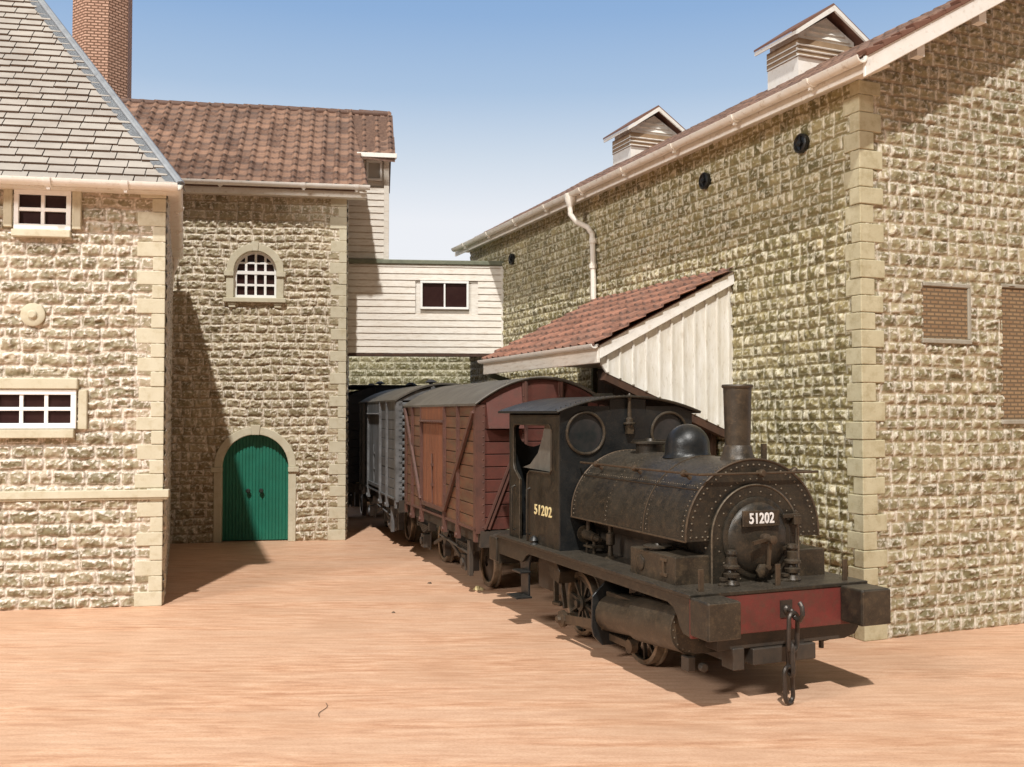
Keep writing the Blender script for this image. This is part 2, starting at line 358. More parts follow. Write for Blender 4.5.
def stonefield(W, H, du, dv, course, length, seed, depth=0.05, mw=0.014, var=0.25, wob=0.012, crk=0.42, pw=0.5):
    """rock-faced coursed rubble as a height field: returns U, V, height, attributes"""
    rs = np.random.RandomState(seed)
    us = np.arange(0, W + du / 2, du); vs = np.arange(0, H + dv / 2, dv)
    U, V = np.meshgrid(us, vs)
    Uw = U + vnoise(rs, U, V, 0.35, 2) * wob * 3 + vnoise(rs, U, V, 0.07, 1) * wob
    Vw = V + vnoise(rs, U, V, 0.6, 2) * wob * 3.4 + vnoise(rs, U, V, 0.06, 1) * wob * 0.8
    cb = [0.0]
    while cb[-1] < H + 0.5: cb.append(cb[-1] + course * (1 + rs.uniform(-var, var) * 0.7))
    cb = np.array(cb); ci = np.clip(np.searchsorted(cb, Vw, side='right') - 1, 0, len(cb) - 2)
    dist = np.zeros_like(U); sid = np.zeros(U.shape, int); uc = np.zeros_like(U); vc = np.zeros_like(U); hw = np.zeros_like(U)
    base = 0
    dl = np.minimum(Vw - cb[ci], cb[ci + 1] - Vw)
    dvj = np.zeros_like(U)
    for c in range(len(cb) - 1):
        m = ci == c
        if not m.any(): continue
        js = [-1.0 - rs.rand() * length]
        while js[-1] < W + 1: js.append(js[-1] + length * (1 + rs.uniform(-1, 1) * 0.42))
        js = np.array(js); x = Uw[m]; k = np.clip(np.searchsorted(js, x, side='right') - 1, 0, len(js) - 2)
        dvj[m] = np.minimum(x - js[k], js[k + 1] - x); sid[m] = base + k
        uc[m] = (js[k] + js[k + 1]) / 2; vc[m] = (cb[c] + cb[c + 1]) / 2; hw[m] = (js[k + 1] - js[k]) / 2
        base += len(js)
    d = np.minimum(dl, dvj)
    t = np.clip((d - mw * 0.4) / 0.016, 0, 1); edge = t * t * (3 - 2 * t)
    pil = np.sqrt(np.clip(1 - (1 - np.clip((dl - mw * 0.3) / (course * 0.42), 0, 1)) ** 2, 0, 1)) * np.clip((dvj - mw * 0.3) / 0.05, 0, 1) ** 0.5
    K = 5; nst = base + 1
    h = np.full(U.shape, 9.0)
    for k in range(K):
        gx = rs.normal(0, 0.45, nst)[sid]; gy = rs.normal(0, 0.5, nst)[sid]; c0 = rs.uniform(0.35, 1.0, nst)[sid] * depth
        h = np.minimum(h, c0 + gx * (Uw - uc) + gy * (Vw - vc))
    h = np.clip(h, 0.008, depth * 1.3)
    rg = 1 - 2 * np.abs(vnoise(rs, U, V * 1.3, 0.13, 3, 0.7)) * 2.4
    h = h * (1 - pw) + pil * depth * pw + (vnoise(rs, U, V, 0.10, 3, 0.65)) * depth * 0.55 + (rg - 0.5) * depth * crk
    n = vnoise(rs, U, V, 0.045, 2)
    h = edge * np.clip(h, 0.004, depth * 1.45) + n * 0.009 * (0.5 + edge)
    def blur(A, k):
        for ax in (0, 1):
            pd = [(k, k), (0, 0)] if ax == 0 else [(0, 0), (k, k)]
            C = np.cumsum(np.pad(A, pd, mode='edge'), axis=ax); sh = A.shape[ax]
            hi = np.take(C, np.arange(2 * k, 2 * k + sh), axis=ax); lo = np.take(C, np.arange(0, sh), axis=ax)
            A = (hi - lo) / (2 * k)
        return A
    crest = np.clip((h - blur(h, 2)) / (depth * 0.22), 0, 1)
    mort = 1 - np.clip((d - mw * 0.45) / 0.016, 0, 1)
    tone = np.clip(rs.normal(0.45, 0.2, nst)[sid] + vnoise(rs, U, V, 0.15, 2) * 0.4, 0, 1)
    # dry-brushed arrises: raised rim of each stone
    rim = np.exp(-((d - mw - 0.014) / 0.012) ** 2) * (0.35 + 0.9 * rs.rand(nst)[sid])
    peak = np.clip(np.maximum(crest, rim * 0.8), 0, 1)
    mvert = np.clip((dl - dvj) / 0.02 + 0.5, 0, 1)
    return U, V, h, dict(mort=mort, tone=tone, peak=peak, mvert=mvert)

def stone_wall(name, parent, org, ud, out, W, H, mat, seed, du=0.02, dv=0.02, course=0.2, length=0.4, depth=0.05, mw=0.014, top=None, holes=None, extra=None, wob=0.012, flat=(), pw=0.5, crk=0.42):
    U, V, h, at = stonefield(W, H, du, dv, course, length, seed, depth, mw, wob=wob, pw=pw, crk=crk)
    org = np.array(org, float); ud = np.array(ud, float); out = np.array(out, float)
    for (ua, ub) in flat: h = np.where((U > ua) & (U < ub), np.minimum(h, 0.022), h)
    P = org + U[..., None] * ud + V[..., None] * np.array([0, 0, 1.0]) + h[..., None] * out
    uc = (U[:-1, :-1] + U[1:, 1:]) / 2; vc = (V[:-1, :-1] + V[1:, 1:]) / 2
    keep = np.ones(uc.shape, bool)
    if top is not None: keep &= vc < top(uc)
    if holes:
        for hfn in holes: keep &= ~hfn(uc, vc)
    return grid_object(name, P, at, keep, mat, parent, extra)

def tile_roof(name, parent, org, ud, sd, nd, W, Ls, mat, seed, du=0.025, dv=0.02, tw=0.355, th=0.36, amp=0.045, step=0.035, keepfn=None, extra=None):
    """pantiles: org = lower left corner on the roof plane; ud along eave, sd up the slope, nd outward normal"""
    rs = np.random.RandomState(seed)
    us = np.arange(0, W + du / 2, du); vs = np.arange(0, Ls + dv / 2, dv)
    U, V = np.meshgrid(us, vs)
    ph = (U / tw) % 1.0
    prof = np.where(ph < 0.38, np.sin(ph / 0.38 * np.pi) ** 0.8, -0.28 * np.sin((ph - 0.38) / 0.62 * np.pi))
    ci = np.floor(U / tw).astype(int)
    jit = rs.uniform(-0.02, 0.02, 400)[ci % 400]
    Vp = V + prof * 0.045 + jit
    ri = np.floor(Vp / th).astype(int); fr = Vp / th - ri
    R = rs.rand(400, 400)
    r1 = R[ci % 400, ri % 400]
    h = amp * prof + step * (1 - fr) + (r1 - 0.5) * 0.012
    h += vnoise(rs, U, V, 0.06, 2) * 0.006 + vnoise(rs, U, V, 1.6, 2) * 0.03
    gap = np.clip(1 - np.minimum(fr, 1 - fr) / 0.085, 0, 1) * (0.65 + 0.35 * (prof > 0)); gap = np.maximum(gap, np.clip(1 - np.abs(((ph - 0.42 + 0.5) % 1) - 0.5) / 0.055, 0, 1) * 0.6)
    org = np.array(org, float)
    P = org + U[..., None] * np.array(ud, float) + V[..., None] * np.array(sd, float) + (h + 0.01)[..., None] * np.array(nd, float)
    keep = None
    if keepfn: keep = keepfn((U[:-1, :-1] + U[1:, 1:]) / 2, (V[:-1, :-1] + V[1:, 1:]) / 2)
    tone = np.clip(0.2 + 0.6 * r1, 0, 1)
    return grid_object(name, P, dict(tone=tone, gap=gap), keep, mat, parent, extra)

def quoins(parent, z0, z1, hq, lu, ld, mat, seed, proud=0.034, flip=False, name='quoins'):
    """corner stones of a corner at local (0,0): long/short legs alternate; u leg runs to -x (or +x if flip)"""
    rs = random.Random(seed); mb = MB(); z = z0; i = 0
    while z < z1:
        h = hq * rs.uniform(0.93, 1.07); top = min(z + h - 0.008, z1)
        a = (lu[i % 2]) * rs.uniform(0.94, 1.06); b = ld[(i + 0) % 2] * rs.uniform(0.94, 1.06); p = proud + rs.uniform(-0.008, 0.008)
        if flip: mb.bx(-p, a, -p, b, z, top)
        else: mb.bx(-a, p * .25, -p, b, z, top)
        z += h; i += 1
    return mb.build(name, mat, parent, smooth=None, bevel=0.012, seg=2)

def clapboards(name, parent, x0, x1, y, z0, z1, pitch, mat, seed=1, thick=0.02, holes=()):
    """weatherboards facing -y; each a tilted board lapping the one below"""
    rs = np.random.RandomState(seed); vs = []; fs = []; dirt = []
    z = z0
    while z < z1 - 0.02:
        zt = min(z + pitch, z1)
        n = 14; xs = np.linspace(x0, x1, n)
        for k in range(n - 1):
            xa, xb = xs[k], xs[k + 1]
            if any(xb > hx0 and xa < hx1 and zt > hz0 and z < hz1 for hx0, hx1, hz0, hz1 in holes): continue
            b = len(vs); j = rs.uniform(-0.003, 0.003, 2)
            vs += [(xa, y - thick * 1.5, z + j[0]), (xb, y - thick * 1.5, z + j[0]), (xb, y - thick * 1.4, z + 0.02), (xa, y - thick * 1.4, z + 0.02),
                   (xb, y - 0.004, zt), (xa, y - 0.004, zt), (xa, y, z + j[0]), (xb, y, z + j[0])]
            dirt += [0.5, 0.5, 0.05, 0.05, 1.0, 1.0, 1, 1]
            vs += [(xa, y - 0.015, zt - pitch * 0.20), (xb, y - 0.015, zt - pitch * 0.20)]; dirt += [0.1, 0.1]
            fs += [(b, b + 1, b + 2, b + 3), (b + 3, b + 2, b + 9, b + 8), (b + 8, b + 9, b + 4, b + 5), (b + 6, b + 7, b + 1, b)]
        z += pitch
    me = bpy.data.meshes.new(name); me.from_pydata(vs, [], fs); me.materials.append(mat)
    at = me.attributes.new('dirt', 'FLOAT', 'POINT'); at.data.foreach_set('value', np.array(dirt, np.float32))
    o = bpy.data.objects.new(name, me); COL.objects.link(o); o.parent = parent; me.update(); return o

def text_mesh(name, body, size, mat, parent, M4, xs=1.0, offset=0.0, depth=0.004, spacing=1.0):
    cu = bpy.data.curves.new(name, 'FONT'); cu.body = body; cu.size = size; cu.extrude = depth; cu.offset = offset
    cu.align_x = 'CENTER'; cu.align_y = 'CENTER'; cu.space_character = spacing
    to = bpy.data.objects.new(name, cu); COL.objects.link(to)
    dg = bpy.context.evaluated_depsgraph_get(); dg.update()
    me = bpy.data.meshes.new_from_object(to.evaluated_get(dg)); me.name = name
    bpy.data.objects.remove(to)
    me.transform(Matrix.Diagonal((xs, 1, 1, 1)))
    me.materials.clear(); me.materials.append(mat)
    o = bpy.data.objects.new(name, me); COL.objects.link(o); o.parent = parent; o.matrix_local = M4
    return o
def frame(X, Y, loc):
    X = Vector(X).normalized(); Y = Vector(Y).normalized(); Z = X.cross(Y)
    m = Matrix((X, Y, Z)).transposed().to_4x4(); m.translation = Vector(loc); return m

# ============================================================ ground and sky
def mat_board():
    m, nt, b = new_mat('bare_plywood')
    rot = (0, 0, R_(-22))
    v1 = coords(nt, (1.5, 10, 1), rot); v2 = coords(nt, (9, 64, 1), rot); v5 = coords(nt, (26, 130, 1), rot); v3 = coords(nt, (0.16, 1.6, 1), rot); v4 = coords(nt)
    a = noise(nt, v1, 1.0, 6, 0.65); f = noise(nt, v2, 1.0, 5, 0.75); c = noise(nt, v3, 1.0, 3)
    col = ramp(nt, a, [(0.36, (0.46, 0.232, 0.132)), (0.50, (0.63, 0.365, 0.228)), (0.64, (0.75, 0.495, 0.335))])
    col = mix(nt, mrange(nt, c, 0.40, 0.60, 0, 0.55), col, (0.64, 0.43, 0.30))
    col = mix(nt, mrange(nt, f, 0.54, 0.72, 0, 0.7), col, (0.33, 0.15, 0.08))
    col = mix(nt, mrange(nt, noise(nt, v5, 1.0, 3, 0.7), 0.5, 0.66, 0, 0.55), col, (0.36, 0.17, 0.095))
    col = mix(nt, mrange(nt, noise(nt, v5, 1.7, 3, 0.7), 0.54, 0.68, 0, 0.5), col, (0.82, 0.62, 0.47))
    col = mix(nt, mrange(nt, noise(nt, v4, 55, 3, 0.7), 0.56, 0.72, 0, 0.25), col, (0.74, 0.55, 0.42))
    col = mix(nt, mrange(nt, noise(nt, v4, 0.55, 4), 0.48, 0.66, 0, 0.45), col, (0.50, 0.30, 0.19))
    L(nt, col, b.inputs['Base Color']); b.inputs['Roughness'].default_value = 0.55
    b.inputs['Specular IOR Level'].default_value = 0.3
    bump(nt, b, f, 0.25, 0.01); return m
mb = MB(); mb.bx(-70, 70, -25, 110, -0.5, 0)
tag(mb.build('ground', mat_board(), smooth=None), kind='structure')

def mat_sky():
    m = bpy.data.materials.new('sky_backdrop'); m.use_nodes = True; nt = m.node_tree; nt.nodes.clear()
    out = N(nt, 'ShaderNodeOutputMaterial'); em = N(nt, 'ShaderNodeEmission')
    geo = N(nt, 'ShaderNodeNewGeometry'); s = N(nt, 'ShaderNodeSeparateXYZ'); L(nt, geo.outputs['Position'], s.inputs[0])
    f = mrange(nt, s.outputs[2], 0, 60)
    c = ramp(nt, f, [(0.0, (0.95, 0.95, 0.96)), (0.37, (0.86, 0.885, 0.935)), (0.48, (0.64, 0.73, 0.84)), (0.59, (0.42, 0.565, 0.765)), (0.72, (0.285, 0.45, 0.715)), (0.90, (0.205, 0.375, 0.67)), (1.0, (0.17, 0.33, 0.62))])
    L(nt, c, em.inputs[0]); em.inputs[1].default_value = 0.98; L(nt, em.outputs[0], out.inputs[0]); return m
# a curved sheet behind the model, blue at the top and fading to white at the bottom
P = []; F = []
for k in range(41):
    t = R_(-75 + 150 * k / 40)
    for z in (-1.0, 75.0): P.append((110 * math.sin(t), -12 + 110 * math.cos(t), z))
for k in range(40): F.append((2 * k, 2 * k + 2, 2 * k + 3, 2 * k + 1))
mb = MB(); mb.add(P, F); tag(mb.build('sky', mat_sky()), kind='structure')

# ============================================================ left stone house
LH = tag(empty('stone_house', (-5.831, 16.492, 0), 10), 'stone house with grey slate hipped roof and small white windows at the left edge', 'house')
core = MB(); core.prism([(-6, .22, 0), (-.22, .22, 0), (-1.2, 7.4, 0), (-6, 7.4, 0)], (0, 0, 6.9))
w2 = lambda x0, x1, z0, z1: (lambda u, v: (u - 6 > x0) & (u - 6 < x1) & (v > z0) & (v < z1))
stone_wall('wall', LH, (-6, 0, 0), (1, 0, 0), (0, -1, 0), 5.98, 6.98, M['stone_left'], 3, course=0.2, length=0.40, depth=0.07, mw=0.022,
           holes=[w2(-2.37, -1.48, 6.2, 6.86), w2(-3.6, -1.35, 2.94, 3.6)], extra=core, wob=0.022, flat=[(5.5, 7)])
dd = (-.146, .989, 0); oo = (.989, .146, 0)
stone_wall('side_wall', LH, (0, 0, 0), dd, oo, 7.9, 6.95, M['stone_left'], 4, du=0.05, dv=0.03, course=0.2, length=0.4)
quoins(LH, 0.0, 6.93, 0.243, (0.42, 0.20), (0.20, 0.38), M['dressed'], 5)
mb = MB(); mb.bx(-6, .11, -.10, 0.05, 1.80, 1.93); mb.bx(-6, .09, -.075, 0.05, 1.765, 1.80)
mb.build('string_course', M['dressed'], LH, smooth=None, bevel=0.012, seg=2)
mb = MB(); mb.lathe((-2.05, 0, 4.81), (0, -1, 0), [(.19, 0), (.19, .075), (.165, .09), (.07, .09), (.07, .12), (.05, .135)], 24)
mb.build('wall_plate', M['dressed'], LH)
def sash_window(parent, x0, x1, z0, z1, nx, nz, fr=0.06, bar=0.035, y=0.07, sur=None, thick_mid=None, bottom=None, mat='glass'):
    mb = MB(); mb.bx(x0, x1, y + .02, y + .05, z0, z1)
    win = mb.build('window', M[mat], parent, smooth=None)
    f = MB(); b0 = bottom or fr
    f.bx(x0, x1, y - .05, y + .012, z0, z0 + b0); f.bx(x0, x1, y - .05, y + .012, z1 - fr, z1)
    f.bx(x0, x0 + fr, y - .048, y + .010, z0 + b0, z1 - fr); f.bx(x1 - fr, x1, y - .048, y + .010, z0 + b0, z1 - fr)
    for i in range(1, nx):
        x = x0 + fr + (x1 - x0 - 2 * fr) * i / nx; f.bx(x - bar / 2, x + bar / 2, y - .03, y + .015, z0 + b0, z1 - fr)
    for j in range(1, nz):
        z = z0 + b0 + (z1 - z0 - fr - b0) * j / nz; f.bx(x0 + fr, x1 - fr, y - .034, y + .013, z - bar / 2, z + bar / 2)
    f.build('frame', M['sash'], win, smooth=None, bevel=0.006)
    return win
w = sash_window(LH, -2.36, -1.48, 6.21, 6.86, 2, 2, fr=.075, bar=.06, y=-.04, bottom=.09)
for q in ((-2.52, -2.385, -.09, .05, 6.24, 6.88), (-1.465, -1.32, -.09, .05, 6.23, 6.87)): s = MB(); s.bx(*q); s.build('jamb', M['dressed'], w, smooth=None, bevel=.012)
s = MB(); s.bx(-2.38, -1.47, -.15, .05, 6.08, 6.20); s.build('sill', M['dressed'], w, smooth=None, bevel=.012)
s2 = sash_window(LH, -3.62, -2.62, 6.21, 6.86, 2, 2, fr=.075, bar=.06, y=-.04)
w = sash_window(LH, -3.05, -1.36, 2.945, 3.585, 4, 2, fr=.085, bar=.06, y=-.04, bottom=.09)
s = MB(); s.bx(-3.2, -1.33, -.13, .05, 3.59, 3.77); s.build('lintel', M['dressed'], w, smooth=None, bevel=.015)
for q in ((-1.33, -1.19, -.085, .05, 2.93, 3.585), (-3.2, -3.06, -.085, .05, 2.93, 3.585)): s = MB(); s.bx(*q); s.build('jamb', M['dressed'], w, smooth=None, bevel=.012)
s = MB(); s.bx(-3.2, -1.38, -.14, .05, 2.79, 2.935); s.build('sill', M['dressed'], w, smooth=None, bevel=.012)
# hipped roof
sl = R_(52.5); cs, sn = math.cos(sl), math.sin(sl); EY, EZ = -.34, 6.96
def hipx(y): return .27 - .973 * (y - EY)
def rp(x, s, n=0.0): return (x, EY + s * cs - n * sn, EZ + s * sn + n * cs)
SL = 6.1; yt = EY + SL * cs; zt = EZ + SL * sn
mb = MB(); back = (.27 - .146 * 8, EY + 7.9, EZ)
hip_t = (hipx(yt), yt, zt)
mb.add([(-7, EY, EZ), (.27, EY, EZ), back, (-7, EY + 7.9, EZ), (-7, yt, zt), hip_t],
       [(0, 1, 5, 4), (1, 2, 5), (2, 3, 4, 5), (0, 3, 2, 1), (0, 4, 3)])
roof = mb.build('roof', M['slate_gap'], LH, smooth=None)
mb = MB(); rs = random.Random(11); row = 0; s = 0.0; RH = .192
while s < SL - .05:
    xe = hipx(EY + (s + RH) * cs) - .06; x = -7 + (row % 2) * .20 + rs.uniform(-.04, .04)
    while x < xe:
        wd = .40 * rs.uniform(.86, 1.14); x1 = min(x + wd - .016, hipx(EY + s * cs) - .03)
        if x1 - x > .05:
            j = rs.uniform(-.012, .010); up = rs.uniform(.048, .064); t = s + RH + .05
            x1t = min(x1, hipx(EY + t * cs) - .01)
            x1t = max(x1t, x + .01)
            v = [rp(x, s + j, .004), rp(x1, s + j + rs.uniform(-.006, .006), .004), rp(x1, s + j, up), rp(x, s + j, up), rp(x1t, t, .012), rp(x, t, .012)]
            mb.add(v, [(3, 2, 4, 5)]); mb.add(v, [(0, 1, 2, 3), (0, 3, 5), (1, 4, 2)], 1)
        x += wd
    s += RH; row += 1
mb.build('slates', [M['slate'], M['slate_gap']], roof, smooth=None)
mb = MB(); p0 = V3(.27, EY, EZ); p1 = V3(*hip_t); nf = V3(0, -sn, cs); nsd = (V3(*back) - p0).cross(p1 - p0).normalized()
if nsd.x < 0: nsd = -nsd
d = (p1 - p0).normalized(); a = d.cross(nf).normalized(); a = a if a.x < 0 else -a; c = d.cross(nsd).normalized(); c = c if c.y > 0 else -c
for (dirv, nn, mi) in ((a, nf, 0), (c, nsd, 0)):
    mb.add([p0 + nn * .05 - d * .05, p0 + dirv * .17 + nn * .045 - d * .03, p1 + dirv * .17 + nn * .045, p1 + nn * .05], [(0, 1, 2, 3), (3, 2, 1, 0)])
q = (nf + nsd).normalized()
for off in (-.06, .06):
    o2 = (a if off > 0 else c) * abs(off)
    mb.tube([p0 + o2 + q * .085, p1 + o2 + q * .085], .035, 8)
mb.tube([p0 + q * .05, p1 + q * .05], .05, 8)
mb.build('hip_flashing', M['lead'], LH)
# gutters
def gutter(name, parent, p0, p1, r=.085, mat=None, joints=None, up=.0):
    mb = MB(); p0 = V3(*p0); p1 = V3(*p1); d = (p1 - p0); ln = d.length; d.normalize()
    a = d.cross(V3(0, 0, 1)).normalized(); n = 9; pts = []
    for k in range(n): t = math.pi + math.pi * k / (n - 1); pts.append((math.cos(t) * r, math.sin(t) * r))
    pts += [(math.cos(t) * (r - .02), math.sin(t) * (r - .02)) for t in [math.pi + math.pi * k / (n - 1) for k in range(n)][::-1]]
    mb.prism([p0 + a * x + V3(0, 0, 1) * z for x, z in pts], d * ln)
    mb.prism([p0 + a * x + V3(0, 0, 1) * z for x, z in pts[:n]], d * .02)
    if joints:
        for t in joints:
            mb.prism([p0 + d * t + a * x * 1.22 + V3(0, 0, 1) * z * 1.22 for x, z in pts], d * .10)
            mb.bar(p0 + d * (t + .05) - V3(0, 0, r * 1.1), p0 + d * (t + .05) - V3(0, 0, r * 1.6), .05, .05, up=(1, 0, 0))
    return mb.build(name, mat or M['cream'], parent)
gutter('gutter', LH, (-6.5, -.45, 6.99), (.27, -.45, 6.96), joints=[.4, 2.6, 4.72, 5.9], r=.11, mat=M['white'])
g0 = V3(.24, -.42, 6.96); g1 = g0 + V3(*dd) * 7.75
gutter('gutter', LH, g0, g1, joints=[1.8, 3.9, 6.0], r=.095)
mb = MB(); mb.prism([(-6.4, -.33, 6.86), (.22, -.33, 6.86), (.22 - .146 * 7.8, -.33 + 7.7, 6.86), (-.1 - .146 * 7.8, 7.4, 6.86), (-.05, .02, 6.86), (-6.4, .02, 6.86)], (0, 0, .10))
mb.build('soffit', M['cream'], LH, smooth=None)
e = g1 + V3(-.05, -.25, -.08); wl = V3(-1.13, 7.25, 0)
mb = MB(); mb.lathe(e + V3(0, 0, -.02), (0, 0, -1), [(.09, 0), (.09, .1), (.05, .22)], 12)
mb.tube([e + V3(0, 0, -.1), e + V3(0, 0, -.25), e + V3(-.06, -.02, -.4), V3(wl.x + .04, wl.y, 6.05), V3(wl.x, wl.y, 5.8), V3(wl.x, wl.y, 3.0), V3(wl.x, wl.y, .05)], .05, 10)
for z in (5.4, 3.6, 1.8, .4): mb.lathe((wl.x, wl.y, z), (0, 0, 1), [(.07, 0), (.07, .1)], 10)
mb.build('downpipe', M['cream'], LH)
# ============================================================ middle building
MH = tag(empty('stone_mill', (-4.212, 24.953, 0), 9.06), 'stone building with brown pantile roof, green arched double door and arched window', 'building')
DX, DR, DS = -2.21, .815, 1.86; WX, WR, WS, WB = -2.25, .53, 6.74, 6.08
def arch_hole(cx, r, sp, zb, x0):
    return lambda u, v: (v > zb) & (((v <= sp) & (np.abs(u + x0 - cx) < r)) | ((v > sp) & ((u + x0 - cx) ** 2 + (v - sp) ** 2 < r * r)))
core = MB(); core.bx(-4.9, -.1, .35, 5.6, 0, 8.6)
core.prism([(-4.9, .35, 8.6), (-4.9, 5.6, 8.6), (-4.9, 3.0, 11.3)], (4.8, 0, 0))
stone_wall('wall', MH, (-4.9, 0, 0), (1, 0, 0), (0, -1, 0), 4.88, 8.75, M['stone_mid'], 21, course=0.205, length=0.32, depth=0.065, mw=0.018,
           holes=[arch_hole(DX, DR, DS, -1, -4.9), arch_hole(WX, WR, WS, WB, -4.9)], extra=core, wob=0.024, flat=[(4.45, 6)])
stone_wall('side_wall', MH, (0, 0, 0), (0, 1, 0), (1, 0, 0), 5.8, 8.75, M['stone_mid'], 22, du=0.05, dv=0.03, course=0.205, length=0.34)
quoins(MH, 0.0, 8.7, 0.285, (0.40, 0.19), (0.19, 0.40), M['dressed'], 8)
def arch_surround(parent, cx, r, wdt, sp, zb, y0, y1, imp, keyw=.14, keyh=.06, name='surround'):
    mb = MB(); n = 24; ou = []; inn = []
    yv = V3(0, y1 - y0, 0)
    for k in range(n + 1):
        t = math.pi * k / n
        ou.append((cx + math.cos(t) * (r + wdt), y0, sp + math.sin(t) * (r + wdt))); inn.append((cx + math.cos(t) * r, y0, sp + math.sin(t) * r))
    mb.prism(ou + inn[::-1], yv)
    z = zb; hs = [zb, sp - .14]
    for sg in (-1, 1):
        a, b = sorted((cx + sg * r, cx + sg * (r + wdt))); mb.bx(a, b, y0, y1, zb, sp - .13)
        a, b = sorted((cx + sg * (r - .005), cx + sg * (r + wdt + imp))); mb.bx(a, b, y0 - .045, y1, sp - .128, sp)
    zt = sp + r
    mb.prism([(cx - keyw * .8, y0 - .03, zt - .01), (cx + keyw * .8, y0 - .03, zt - .01), (cx + keyw, y0 - .03, zt + wdt + keyh), (cx - keyw, y0 - .03, zt + wdt + keyh)], (0, .2, 0))
    return mb.build(name, M['dressed'], parent, smooth=25, bevel=.012, seg=2)
# door
dm = MB()
def dtop(x): q = DR * DR - (x - DX) ** 2; return DS + math.sqrt(max(q, 0))
nb = 20
for i in range(nb):
    xa = DX - DR + 2 * DR * i / nb; xb = xa + 2 * DR / nb; g = .010
    if i == nb // 2: xa += .006
    ytw = .0
    pts = [(xa + g, .13, .03), (xb - g, .13, .03), (xb - g, .13, dtop(xb - g)), (xa + g, .13, dtop(xa + g))]
    dm.prism(pts, (0, .05, 0))
dm.bx(DX - DR, DX + DR, .155, .2, .02, DS); dm.prism([(DX + math.cos(math.pi * k / 16) * DR, .155, DS + math.sin(math.pi * k / 16) * DR) for k in range(17)], (0, .045, 0))
door = dm.build('door', M['green'], MH, smooth=None, bevel=.004)
for sg in (-1, 1):
    mb = MB(); mb.lathe((DX + sg * .16 - .02, .13, 1.26), (0, -1, 0), [(.02, 0), (.02, .04), (.055, .06), (.06, .085), (.04, .11)], 12); mb.build('door_knob', M['knob'], door)
arch_surround(door, DX, DR - .01, .19, DS, 0.0, -.075, .22, .07, .12, .05)
# arched window
pr = [(WX + math.cos(math.pi * k / 20) * WR, .16, WS + math.sin(math.pi * k / 20) * WR) for k in range(21)] + [(WX - WR, .16, WB), (WX + WR, .16, WB)]
mb = MB(); mb.prism(pr, (0, .02, 0)); win = mb.build('arched_window', M['glass'], MH, smooth=None)
f = MB(); ou = []; inn = []
for k in range(21):
    t = math.pi * k / 20; ou.append((WX + math.cos(t) * WR, .08, WS + math.sin(t) * WR)); inn.append((WX + math.cos(t) * (WR - .07), .08, WS + math.sin(t) * (WR - .07)))
f.prism(ou + inn[::-1], (0, .07, 0))
f.bx(WX - WR, WX - WR + .07, .08, .15, WB, WS); f.bx(WX + WR - .07, WX + WR, .08, .15, WB, WS); f.bx(WX - WR, WX + WR, .078, .15, WB, WB + .085)
f.bx(WX - WR + .02, WX + WR - .02, .072, .15, WS - .055, WS + .03)
for i in (-1, 0, 1):
    x = WX + i * .235; h = math.sqrt((WR - .04) ** 2 - (i * .235) ** 2); f.bx(x - .028, x + .028, .09, .148, WB, WS + h)
f.bx(WX - WR + .03, WX + WR - .03, .093, .146, WB + .31, WB + .365)
f.bx(WX - .42, WX + .42, .093, .146, WS + .21, WS + .255)
f.build('frame', M['sash'], win, smooth=None)
arch_surround(win, WX, WR - .01, .18, WS, WB, -.075, .2, .05, .09, .05)
s = MB(); s.bx(WX - .76, WX + .76, -.14, .1, WB - .12, WB - .005); s.bx(WX - .66, WX - .45, -.10, .05, WB - .18, WB - .125); s.bx(WX + .45, WX + .66, -.10, .05, WB - .18, WB - .125)
s.bx(WX - .64, WX - .47, -.08, .05, WB - .25, WB - .183); s.bx(WX + .47, WX + .64, -.08, .05, WB - .25, WB - .183); s.build('sill', M['dressed'], win, smooth=None, bevel=.012)
# roof
sm = math.atan2(11.80 - 8.86, 3.42); cm, s_m = math.cos(sm), math.sin(sm)
Lr = 3.42 / cm; X0 = -8.5
slab = MB(); slab.prism([(X0, -.42, 8.84), (X0, 3.0, 11.77), (X0, 6.4, 8.84), (X0, 6.4, 8.76), (X0, 3.0, 11.66), (X0, -.42, 8.76)], (-X0 + .2, 0, 0))
slab.prism([(.19, 1.0, 8.84 + 1.42 * .8567), (.19, 3.0, 11.765), (.19, 5.0, 10.05), (.19, 5.0, 9.95), (.19, 3.0, 11.65), (.19, 1.0, 8.76 + 1.42 * .8567)], (1.07, 0, 0))
def keepm(u, v):
    x = u + X0; y = -.42 + v * cm
    return np.where(y < 1.05, x < .56 - .2 * (y + .42) / 1.5, x < 1.29 - .03 * (y - 1))
mroof = tile_roof('roof', MH, (X0, -.42, 8.86), (1, 0, 0), (0, cm, s_m), (0, -s_m, cm), 9.85, Lr, M['tile_mid'], 31, keepfn=keepm, extra=slab, th=.34, amp=.06, step=.05)
co = np.empty(len(mroof.data.vertices) * 3, np.float32); mroof.data.vertices.foreach_get('co', co); co = co.reshape(-1, 3)
sel = (co[:, 0] > .56 - .2 * (co[:, 1] + .42) / 1.5 - .02) & (co[:, 1] < 2.9)      # the end bay sits a little lower
co[sel] -= np.array([0, -s_m, cm]) * .08; mroof.data.vertices.foreach_set('co', co.ravel()); mroof.data.update()
mb = MB(); rs = random.Random(2); x = X0
while x < .95:
    w_ = .40; mb.lathe((x, 3.0, 11.78 + rs.uniform(-.01, .01)), (1, 0, 0), [(.11, 0), (.115, .03), (.10, w_ + .02)], 12); x += w_
mb.build('ridge_tiles', M['tile_mid'], MH)
mb = MB(); mb.bx(-6, .5, -.36, -.33, 8.62, 8.80); mb.bx(-6, .5, -.33, .02, 8.64, 8.70); mb.build('soffit', M['cream'], MH, smooth=None)
